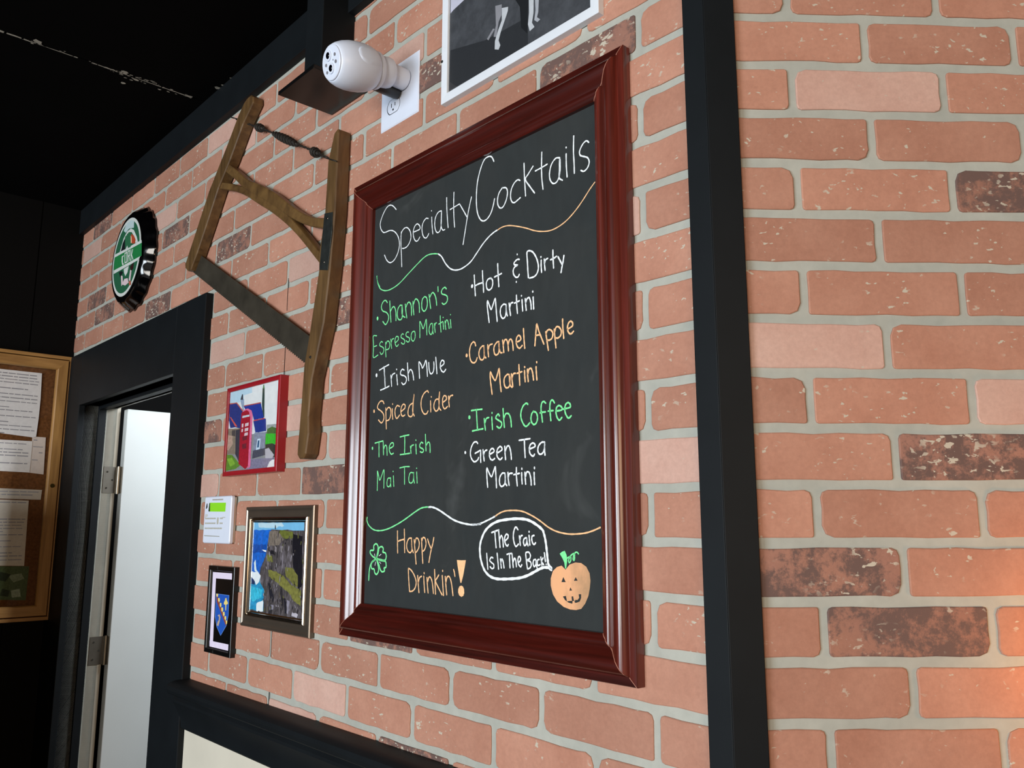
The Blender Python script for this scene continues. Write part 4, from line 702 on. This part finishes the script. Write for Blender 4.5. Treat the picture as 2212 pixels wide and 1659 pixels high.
for i, (c, q) in enumerate(FILLS):
    P = ints(q); mb = MB(); mb.add([(x, -.0047-.0002*(i >= 3)-.0002*(i >= 4), z) for x, z in P], [tuple(range(len(P)))])
    o = flat(mb, ['chalk_mark', 'chalk_mark', 'chalk_pumpkin', 'chalk_stem', 'pumpkin_eye', 'pumpkin_eye', 'pumpkin_nose', 'pumpkin_mouth'][i], {'O': M['Ofill'] if i == 2 else M['O'], 'G': M['G'], 'K': M['K']}[c], board)
    if i < 4: o['label'] = ['orange exclamation wedge', 'orange exclamation dot', 'orange chalk jack-o-lantern', 'green chalk stem'][i]

# ------------------------------------------------------------------ framed pictures
# small red-framed picture
rp = empty('framed_picture', frameA(1.2137, .2168), 'small red lacquered frame with a photograph of a red telephone box by a blue-roofed cottage', 'picture')
mitred(rp, .2664, .2088, [(0, .002), (0, .0215), (.0008, .022), (.0095, .022), (.0103, .0212), (.0103, .002)], M['red_lacquer'])
print_obj('photograph', [('dfe6ea', '-1228,940,1228,940,1228,-150,-1228,-150')]+PRINTS['phone_box'], rp, -.0180, ('8a8f92', (-.1229, .1229, -.0941, .0941)), clip=(-.1228, .1228, -.0940, .0940), vary=.22, rough=.0003)
MB().box(-.123, .123, -.0203, -.0197, -.0942, .0942).obj('glass', M['glass'], rp)
# pewter-framed sea cliff
cp = empty('framed_picture', frameA(1.0835, -.0888), 'pewter-coloured frame with silver ridges around a photograph of a sea cliff', 'picture')
PW, PH = .2995, .2565
mitred(cp, PW, PH, [(0, .002), (0, .0105), (.002, .0125), (.006, .0132), (.0085, .0112), (.012, .0108), (.017, .0116), (.021, .0112), (.0235, .0105), (.0235, .002)], M['pewter'])
mitred(cp, PW-.046, PH-.046, [(0, .0095), (0, .0128), (.002, .0148), (.0035, .0146), (.0045, .0125), (.0060, .0132), (.0072, .0130), (.0085, .0108), (.0110, .0098), (.0110, .0085)], M['silver'], 'inner_moulding')
rk = random.Random(5); streaks = []
for i in range(170):                                          # bedding and cracks of the cliff face
    z = rk.uniform(-.092, .066); x = rk.uniform(-.045 if z > .0 else -.055, .112); w_ = rk.uniform(.0012, .0042); h_ = rk.uniform(.003, .013); sl_ = rk.uniform(-.003, .003)
    streaks.append((rk.choice(('1c1a20', '26242a', '4c4648', '6e6870', '8a8488', '9c98a2', '5c5448', '3c383a', '5f6134')), ','.join(str(round(v*10000)) for v in (x, z+h_, x+w_, z+h_*.8, x+w_+sl_, z, x+sl_, z-h_*.2))))
cl = PRINTS['sea_cliff']; ci = [c for c, q in cl].index('rock')+1
print_obj('photograph', cl[:ci]+streaks[:110]+cl[ci:]+streaks[110:], cp, -.0088, ('rock', (-.1160, .1160, -.0945, .0945)), clip=(-.1159, .1159, -.0944, .0944), vary=.3, rough=.0014, th=.00004)
MB().box(-.1162, .1162, -.0096, -.0093, -.0946, .0946).obj('glass', M['glass'], cp)
# black crest frame
cr = empty('framed_crest', frameA(1.3401, -.1923), 'narrow black box frame with a blue and gold heraldic shield and a lilac-white bracket', 'picture')
mitred(cr, .1385, .1965, [(0, .002), (0, .0138), (.001, .0146), (.0095, .0146), (.0105, .0138), (.0115, .0120), (.0115, .002)], M['black_frame'])
o = print_obj('crest_print', PRINTS['crest'], cr, -.0112, ('black_frame', (-.0580, .0580, -.0870, .0870)), clip=(-.0579, .0579, -.0869, .0869)); o['label'] = 'blue shield with a gold-edged diagonal band, a gold cross and a harp'
for z in (.0935, -.0935): MB().box(-.022, -.017, -.0152, -.0145, z-.003, z+.003).obj('frame_clip', M['darksteel'], cr)
# white-framed greyhound photo
gp = empty('framed_picture', frameA(.3556, .8795), 'white-framed black and white photograph showing the legs of a dog', 'picture')
mitred(gp, .3727, .2810, [(0, .002), (0, .0135), (.0008, .0141), (.0150, .0141), (.0162, .0136), (.0170, .0105), (.0170, .002)], M['white_frame'])
print_obj('photograph', PRINTS['greyhound'], gp, -.0095, ('photo_grey', (-.1695, .1695, -.1236, .1236)), clip=(-.1694, .1694, -.1235, .1235), offz=.039)
MB().box(-.1698, .1698, -.0108, -.0104, -.1238, .1238).obj('glass', M['glass'], gp)
MB().tube([(-.184, -.0141, -.058), (-.184, -.0147, -.058)], .0028, 10).obj('nail_hole', M['darksteel'], gp)

# ------------------------------------------------------------------ alarm keypad
kp = empty('alarm_keypad', frameA(1.3742, .0117), 'white wall keypad with a glowing green display', 'keypad')
mb = MB(); mb.prism([(-.070, -.052), (.070, -.052), (.070, .052), (-.070, .052)], -.0085, -.0025, 0, .0015, .0015); mb.obj('back_case', M['ivory_plastic'], kp)
mb = MB(); rr = .005; P = []
for cx, cz, a0 in ((.0735-rr, .0555-rr, 0), (-.0735+rr, .0555-rr, 90), (-.0735+rr, -.0545+rr, 180), (.0735-rr, -.0545+rr, 270)):
    for k in range(4): P.append((cx+rr*math.cos(math.radians(a0+30*k)), cz+rr*math.sin(math.radians(a0+30*k))))
mb.prism(P, -.0172, -.0090, 0, .002, .0022); body = mb.obj('front_case', M['white_plastic'], kp)
print_obj('display', PRINTS['keypad'][:2], kp, -.0174)
for lay_ in PRINTS['keypad'][2:]: print_obj('printed_mark', [lay_], kp, -.0174)
rows = [(-.0640, .0035, 5), (-.0640, -.0078, 5), (-.0640, -.0195, 8)]
for rx, rz, n in rows:
    for k in range(n):
        x0 = rx+k*.0122; mb = MB(); mb.prism([(x0, rz-.0017), (x0+.0100, rz-.0017), (x0+.0100, rz+.0017), (x0, rz+.0017)], -.0182, -.0165, 0, .0004, .0005); mb.obj('key', M['grey_key'], kp)
for rz in (.0035, -.0078): mb = MB(); mb.prism([(.019, rz-.0017), (.034, rz-.0017), (.034, rz+.0017), (.019, rz+.0017)], -.0182, -.0165, 0, .0004, .0005); mb.obj('key', M['grey_key'], kp)
mb = MB(); mb.prism([(.003, -.0100), (.011, -.0100), (.011, .0055), (.003, .0055)], -.0182, -.0165, 0, .0004, .0005); mb.obj('key', M['grey_key'], kp)

# ------------------------------------------------------------------ outlet and bulb camera
ol = empty('wall_outlet', frameA(.6855, .8250), 'white duplex wall outlet plate carrying the bulb-shaped camera', 'outlet')
mb = MB(); mb.prism([(-.0620, -.0630), (.0620, -.0630), (.0620, .0630), (-.0620, .0630)], -.0045, -.0015, 0, .0030, .0020); mb.obj('cover_plate', M['white_plastic'], ol)
def oval(cx, cz, rx, rz, cut=.82):
    P = []
    for k in range(28):
        t_ = 2*math.pi*k/28; P.append((cx+rx*math.cos(t_), cz+max(-cut, min(cut, math.sin(t_)))*rz))
    return P
for cz in (-.0215, .0195):
    mb = MB(); mb.prism(oval(-.0185, cz, .0215, .0185), -.0049, -.004); so = mb.obj('socket_gap', M['black_plastic'], ol)
    mb = MB(); mb.prism(oval(-.0177, cz, .0200, .0175), -.0056, -.004, 0, .0006, .0004); so = mb.obj('socket', M['white_plastic'], ol)
    for x, hh in ((-.024, .0042), (-.012, .0034)): MB().box(x-.0008, x+.0008, -.0060, -.005, cz+.002-hh, cz+.002+hh).obj('slot', M['black_plastic'], so)
    MB().tube([(-.018, -.0060, cz-.008), (-.018, -.005, cz-.008)], .0022, 10).obj('slot', M['black_plastic'], so)
bc = empty('bulb_camera', frameA(.667, .842), 'white light-bulb shaped security camera with twin black lenses plugged into the wall outlet', 'camera')
mb = MB(); mb.lathe([(.019, -.0058), (.0205, -.0075), (.0205, -.034), (.0195, -.036), (.0195, -.044)], 32); mb.obj('plug_base', M['white_plastic'], bc, auto=.5)
head = bpy.data.objects.new('camera_head', None)
mb = MB(); mb.lathe([(.0195, .004), (.0270, .000), (.0285, -.006), (.0285, -.018), (.0265, -.024), (.0275, -.0262), (.0335, -.0275), (.0345, -.0300), (.0345, -.0345), (.0335, -.0360)], 40); neck = mb.obj('neck', M['white_plastic'], bc, auto=.5)
neck.location = (0, -.042, 0); ang = math.radians(11.5); neck.rotation_euler = (ang, 0, math.radians(-2))
mb = MB(); mb.lathe([(.0335, -.0365), (.0380, -.0430), (.0415, -.0530), (.0435, -.0650), (.0440, -.0780), (.0432, -.0920), (.0405, -.1050), (.0365, -.1150), (.0335, -.1195), (.0325, -.1203), (.0300, -.1210)], 48); hd = mb.obj('head_shell', M['white_plastic'], bc, auto=.9)
hd.location = neck.location; hd.rotation_euler = neck.rotation_euler
mb = MB(); mb.lathe([(.0312, -.1195), (.0312, -.1228), (.0300, -.1238)], 40); fc = mb.obj('face_plate', M['white_plastic'], hd, auto=.5)
for x, z, rr_, mt in ((-.004, .0135, .0062, 'lens'), (-.0005, -.0110, .0062, 'lens')):
    mb = MB(); mb.lathe([(rr_+.0035, -.1236), (rr_+.0035, -.1262), (rr_+.002, -.1268), (rr_, -.1262)], 24); o = mb.obj('lens_ring', M['white_plastic'], hd, auto=.5); o.location = (x, 0, z)
    mb = MB(); mb.lathe([(rr_, -.1250), (rr_, -.1264), (rr_*.7, -.1272), (.0005, -.1276)], 24); o = mb.obj('lens', M[mt], hd, smooth=True); o.location = (x, 0, z)
for x, z, rr_ in ((.0165, .0080, .0030), (.0165, -.0050, .0032), (-.0165, .0010, .0030), (-.0165, -.0125, .0028), (.0085, .0010, .0012)):
    mb = MB(); mb.lathe([(rr_, -.1236), (rr_, -.1246), (.0004, -.1249)], 16); o = mb.obj('led_window', M['led'], hd); o.location = (x, 0, z)
# moulded cheek panel on the shell
mb = MB(); vs = []; fs = []; NS, NTT = 14, 8
def rad(y):
    pr_ = [(-.0365, .0335), (-.0430, .0380), (-.0530, .0415), (-.0650, .0435), (-.0780, .0440), (-.0920, .0432), (-.1050, .0405)]
    for (a, ra), (b, rb) in zip(pr_, pr_[1:]):
        if b <= y <= a: return ra+(rb-ra)*(a-y)/(a-b)
    return .0335 if y > -.04 else .0405
for i in range(NS+1):
    yy = -.0405-.050*i/NS; half = math.radians(26)*math.sqrt(max(0.02, 1-(max(0, (i/NS-.55))/.45)**2))
    for j in range(NTT+1):
        th = math.radians(8)+half*(2*j/NTT-1); e = .0016 if 0 < j < NTT and 0 < i < NS else -.0004
        vs.append(((rad(yy)+e)*math.cos(th), yy, (rad(yy)+e)*math.sin(th)))
for i in range(NS):
    for j in range(NTT): a = i*(NTT+1)+j; fs.append((a, a+1, a+NTT+2, a+NTT+1))
mb.add(vs, fs); mb.obj('cheek_panel', M['white_plastic'], hd, smooth=True)
sl = empty('black_plug', frameA(.6865, .8218), 'stubby black cylindrical plug end beneath the neck of the bulb camera', 'plug')
mb = MB(); mb.lathe([(.0085, -.0058), (.0115, -.0085), (.0125, -.013), (.0125, -.058), (.0118, -.062), (.009, -.064)], 24); mb.obj('sleeve', M['black_plastic'], sl, auto=.6)

# ------------------------------------------------------------------ bottle cap sign
cs = empty('bottle_cap_sign', frameA(2.107, .828), 'giant glossy black bottle cap with a green and white face, hung above the door', 'sign')
NF = 21
def flute(i, t_, r_):
    k = (0, 0, 0, .25, .7, 1, 1, 1)[min(i, 7)]; return r_+k*.0024*math.cos(NF*t_)
mb = MB(); mb.lathe([(.001, -.0385), (.126, -.0385), (.138, -.0380), (.146, -.0335), (.153, -.024), (.161, -.012), (.168, -.004), (.166, -.003)], 252, fn=flute); mb.obj('crimped_rim', M['gloss_black'], cs, smooth=True)
mb = MB(); mb.lathe([(.1255, -.0386), (.1255, -.0393), (.001, -.0394)], 72, cap0=False, cap1=False); mb.obj('white_ring', ink('cfd6d2'), cs)
mb = MB(); mb.lathe([(.1150, -.0394), (.1150, -.0398), (.001, -.0399)], 72, cap0=False, cap1=False); fp_ = mb.obj('face', ink('245f42'), cs)
o = print_obj('printed_label', PRINTS['cap'], cs, -.0401); o['label'] = 'printed face with a green band lettered in white'

# ------------------------------------------------------------------ antique bow saw
SX, SZ = 1.2, .7
sw = empty('bow_saw', frameA(SX, SZ), 'antique wooden bow saw on the brick with twisted wire and wide toothed blade', 'saw')
def loc(P): return [(SX-s_, z-SZ) for s_, z in P]
RF = [(.8600, .8033), (.8720, .7990), (.8756, .7928), (.894, .7423), (.8987, .6345), (.9161, .5465), (.9136, .5134), (.9428, .3787), (.9585, .3206), (.9627, .2432), (.9701, .1542), (.9705, .1393), (.9620, .1310), (.9480, .1310), (.9380, .1400), (.9300, .1800), (.9335, .2149), (.9256, .2901), (.8873, .4002), (.8714, .5059), (.8602, .6257), (.8585, .7317), (.8580, .795)]
mb = MB(); mb.prism(loc(RF), -.0345, -.006, 0, .0022, .0028); mb.obj('handle_stile', M['oldwood'], sw)
LF = [(1.2850, 1.0494), (1.3050, 1.0490), (1.3235, 1.0431), (1.3519, 1.021), (1.4084, .9614), (1.5074, .8653), (1.5866, .761), (1.6376, .6944), (1.6333, .6837), (1.6182, .6730), (1.5982, .6709), (1.5623, .7089), (1.5065, .7804), (1.4494, .8577), (1.3878, .9144), (1.3235, .9871), (1.2709, 1.0257), (1.2730, 1.0400)]
mb = MB(); mb.prism(loc(LF), -.0325, -.006, 0, .0020, .0026); mb.obj('outer_stile', M['oldwood'], sw)
def arm(name, pts, wds, y0, y1):
    P = [Vector(q) for q in loc(pts)]; S_ = [Vector(q) for q in smooth_line([(q.x, q.y) for q in P], 4)]; n = len(S_); up_, dn = [], []
    for i in range(n):
        d_ = (S_[min(i+1, n-1)]-S_[max(i-1, 0)]).normalized(); nn = Vector((-d_.y, d_.x)); f_ = i/(n-1)*(len(wds)-1); k = min(int(f_), len(wds)-2); w_ = wds[k]+(wds[k+1]-wds[k])*(f_-k)
        up_.append(S_[i]+nn*w_/2); dn.append(S_[i]-nn*w_/2)
    # quad strips with a bevelled front, so the long curved outline stays clean
    mb = MB(); vs = []; fs = []
    for i in range(n):
        c = (up_[i]+dn[i])/2; a, b = up_[i], dn[i]; ai, bi = c+(a-c)*.82, c+(b-c)*.82
        vs += [(a.x, y1, a.y), (a.x, y0+.002, a.y), (ai.x, y0, ai.y), (bi.x, y0, bi.y), (b.x, y0+.002, b.y), (b.x, y1, b.y)]
    for i in range(n-1):
        for k in range(6): fs.append((i*6+k, i*6+(k+1) % 6, (i+1)*6+(k+1) % 6, (i+1)*6+k))
    fs += [tuple(range(6)), tuple(reversed(range((n-1)*6, n*6)))]
    mb.add(vs, fs); return mb.obj(name, M['oldwood_d'], sw, auto=.7)
arm('stretcher', [(1.4276, .911), (1.3532, .862), (1.2924, .8187), (1.2173, .7786), (1.1464, .7387), (1.0668, .6877), (1.008, .6538), (.9564, .6301), (.900, .6128)], [.022, .022, .024, .028, .028, .024, .021, .020, .021], -.0290, -.012)
arm('stretcher', [(1.4725, .8731), (1.3836, .841), (1.3041, .8056), (1.2283, .7636), (1.1743, .7333), (1.1309, .7065), (1.0682, .6633), (1.0085, .6165), (.9478, .564), (.905, .528)], [.018, .017, .018, .022, .022, .020, .018, .018, .020], -.0275, -.011)
wp = [(1.3921, 1.0302), (1.3458, 1.0049), (1.2864, .9716), (1.2532, .9549), (1.2161, .9349), (1.1756, .9116), (1.1025, .8688), (1.0457, .8366), (1.0068, .8151), (.9765, .7969), (.9397, .7748), (.8671, .7358)]
WL = loc(wp); fine = smooth_line(WL, 8); mb = MB()
for ph in (0, math.pi):
    mb.tube([(x+.0016*math.cos(i*.9+ph), -.020+.0016*math.sin(i*.9+ph), z+.0016*math.sin(i*.9+ph)) for i, (x, z) in enumerate(fine)], .0013, 6)
mb.tube([(WL[0][0]+.03, -.033, WL[0][1]-.015), (WL[0][0], -.034, WL[0][1]), (WL[0][0]-.006, -.024, WL[0][1]+.003)], .0015, 6)
mb.tube([(WL[-1][0]-.03, -.0345, WL[-1][1]+.015), (WL[-1][0]+.012, -.0365, WL[-1][1]-.006)], .0014, 6)
mb.obj('twisted_wire', M['rust'], sw, smooth=True)
def knot(c0, c1, r_, n=6):
    a = Vector((c0[0], -.020, c0[1])); b = Vector((c1[0], -.020, c1[1])); mb = MB(); d_ = (b-a).normalized(); e1 = d_.cross(Vector((0, 1, 0))).normalized(); e2 = d_.cross(e1); pts = []
    for i in range(n*12+1):
        f_ = i/(n*12); rr_ = r_*(.35+.65*math.sin(math.pi*f_)**.7); th = i*2*math.pi/12; pts.append(a.lerp(b, f_)+(e1*math.cos(th)+e2*math.sin(th))*rr_)
    mb.tube(pts, .0021, 6); mb.tube([a, a.lerp(b, .25), a.lerp(b, .5), a.lerp(b, .75), b], [r_*.3, r_*.8, r_*.95, r_*.8, r_*.3], 10); return mb.obj('wire_knot', M['rust'], sw, smooth=True)
kp_ = loc([(1.272, .9645), (1.233, .9445), (1.178, .913), (1.055, .841), (.990, .8055), (.960, .786)])
knot(kp_[0], kp_[1], .0090, 4); knot(kp_[2], kp_[3], .0085, 9); knot(kp_[4], kp_[5], .0095, 4)
tl, tr_, br_, bl = loc([(1.5888, .7189), (.9660, .3852), (.9830, .3300), (1.6238, .6767)])
P = [tl, tr_, br_]; n = 78
for i in range(n):
    f0 = i/n; f1 = (i+.5)/n; a = Vector(br_).lerp(Vector(bl), f0); b = Vector(br_).lerp(Vector(bl), f1); d_ = (Vector(bl)-Vector(br_)).normalized(); nn = Vector((d_.y, -d_.x)); nn = nn if nn.y > 0 else -nn
    dep = .0034*min(1, max(.15, 1.3-f0*1.3)); P += [(a.x, a.y), ((b+nn*dep).x, (b+nn*dep).y)]
P.append(bl)
mb = MB(); mb.prism(P, -.0180, -.0166); mb.obj('blade', M['bladesteel'], sw)
mb = MB(); mb.prism(loc([(.8971, .6304), (.8650, .6247), (.8647, .5843), (.8756, .5047), (.9087, .5128), (.9040, .5692)]), -.0362, -.0340, 0, .0006, .0006); st = mb.obj('steel_plate', M['darksteel'], sw)
for q in ((.884, .616), (.891, .525)):
    x, z = loc([q])[0]; MB().tube([(x, -.0372, z), (x, -.036, z)], [.0016, .0026], 12).obj('nail', M['silver'], st)
x, z = loc([(.9323, .3351)])[0]; MB().tube([(x, -.0368, z), (x, -.0335, z)], [.0020, .0038], 14).obj('rivet', M['rust'], sw)

# ------------------------------------------------------------------ oak notice cabinet on the end wall
nb = empty('notice_cabinet', frameC(.40, .13), 'oak-framed glazed notice cabinet with pinned papers on the black end wall', 'cabinet')
X0, X1, ZL, ZH = -.42, .388, -.4505, .4655
mb = MB(); th = .012
mb.box(X0, X1, -.056, -.0065, ZH-th, ZH); mb.obj('case_rail', M['oak_h'], nb, bevel=.0012); mb = MB(); mb.box(X0, X1, -.056, -.0065, ZL, ZL+th); mb.obj('case_rail', M['oak_h'], nb, bevel=.0012)
for a, b in ((X0, X0+th), (X1-th, X1)): mb = MB(); mb.box(a, b, -.056, -.0065, ZL+th, ZH-th); mb.obj('case_side', M['oak_v'], nb, bevel=.0012)
mb = MB(); mb.box(X0+th, X1-th, -.0265, -.0205, ZL+th, ZH-th); mb.obj('cork_board', M['cork'], nb)
DW = (X1-X0)-2*th-.008; DH = (ZH-ZL)-2*th-.008; dr = bpy.data.objects.new('cabinet_door', None); COL.objects.link(dr); dr.parent = nb; dr.location = ((X0+X1)/2, 0, (ZH+ZL)/2)
mitred(dr, DW, DH, [(0, .042), (0, .0595), (.0015, .061), (.031, .061), (.0335, .0585), (.0355, .052), (.0355, .042)], [M['oak_h'], M['oak_v']], 'door_rail')
MB().box(-DW/2+.034, DW/2-.034, -.0500, -.0475, -DH/2+.034, DH/2-.034).obj('glass', M['glass'], dr)
mb = MB(); mb.tube([(DW/2-.018, -.0630, -.003), (DW/2-.018, -.060, -.003)], [.0062, .0078], 20); mb.obj('lock', M['brass'], dr)
def paper(name, layer, y, label, textrows=0, seed=1, cap=(-.40, .36)):
    c, q = layer; P = ints(q); P = [(max(x, cap[0]), z) for x, z in P]; e = empty(name, nb.matrix_world.copy(), label, 'paper'); e.matrix_world = frameC(.40, .13)
    mb = MB(); mb.prism(P, y, y+.0006); o = mb.obj('sheet', ink(c), e)
    xs = [p_[0] for p_ in P]; zs = [p_[1] for p_ in P]; x0, x1, z0, z1 = min(xs)+.006, max(xs)-.010, min(zs)+.010, max(zs)-.006; rs_ = random.Random(seed); mb = MB(); z = z1-.004; z = z
    while textrows and z > z0:
        th_ = rs_.choice((.0028, .0032, .0036)); xx = x0+rs_.choice((0, 0, .02)); end = x1-rs_.uniform(0, .5)*(x1-x0)*rs_.choice((0, 1))
        while xx < end-.01:
            w2 = rs_.uniform(.010, .042); mb.box(xx, min(xx+w2, end), y-.0003, y, z-th_, z); xx += w2+.003
        z -= rs_.choice((.0105, .0105, .013, .02))
    if mb.v: tag(mb.obj('printed_lines', M['ink'], e), kind='stuff')
    return e
pp = PRINTS['papers']
paper('notice', pp[0], -.0310, 'largest white printed sheet at the top of the notice cabinet', 1, 5)
paper('notice', pp[1], -.0290, 'pinkish white sheet behind, against the right side of the notice cabinet', 1, 6)
paper('notice', pp[2], -.0300, 'white printed sheet just under the top sheet in the notice cabinet', 1, 8)
paper('notice', PRINTS['papers2'][0], -.0280, 'wide sheet across the middle of the notice cabinet, shade in its colour', 1, 9)  # this sheet and the next carry the shade in their colour
paper('notice', PRINTS['papers2'][1], -.0290, 'lower sheet in the notice cabinet, shade in its grey colour', 1, 10)
e = empty('postcard', frameC(.40, .13), 'green leafy postcard at the bottom of the notice cabinet', 'postcard')
print_obj('card', PRINTS['postcard'], e, -.0300, None, clip=(-.40, .36, -.44, .44), vary=.3)
P = [(max(x, -.40), z) for x, z in ints(PRINTS['postcard'][0][1])]; mb = MB(); mb.prism(P, -.0298, -.0290); mb.obj('card_back', ink('e4e2e0'), e)
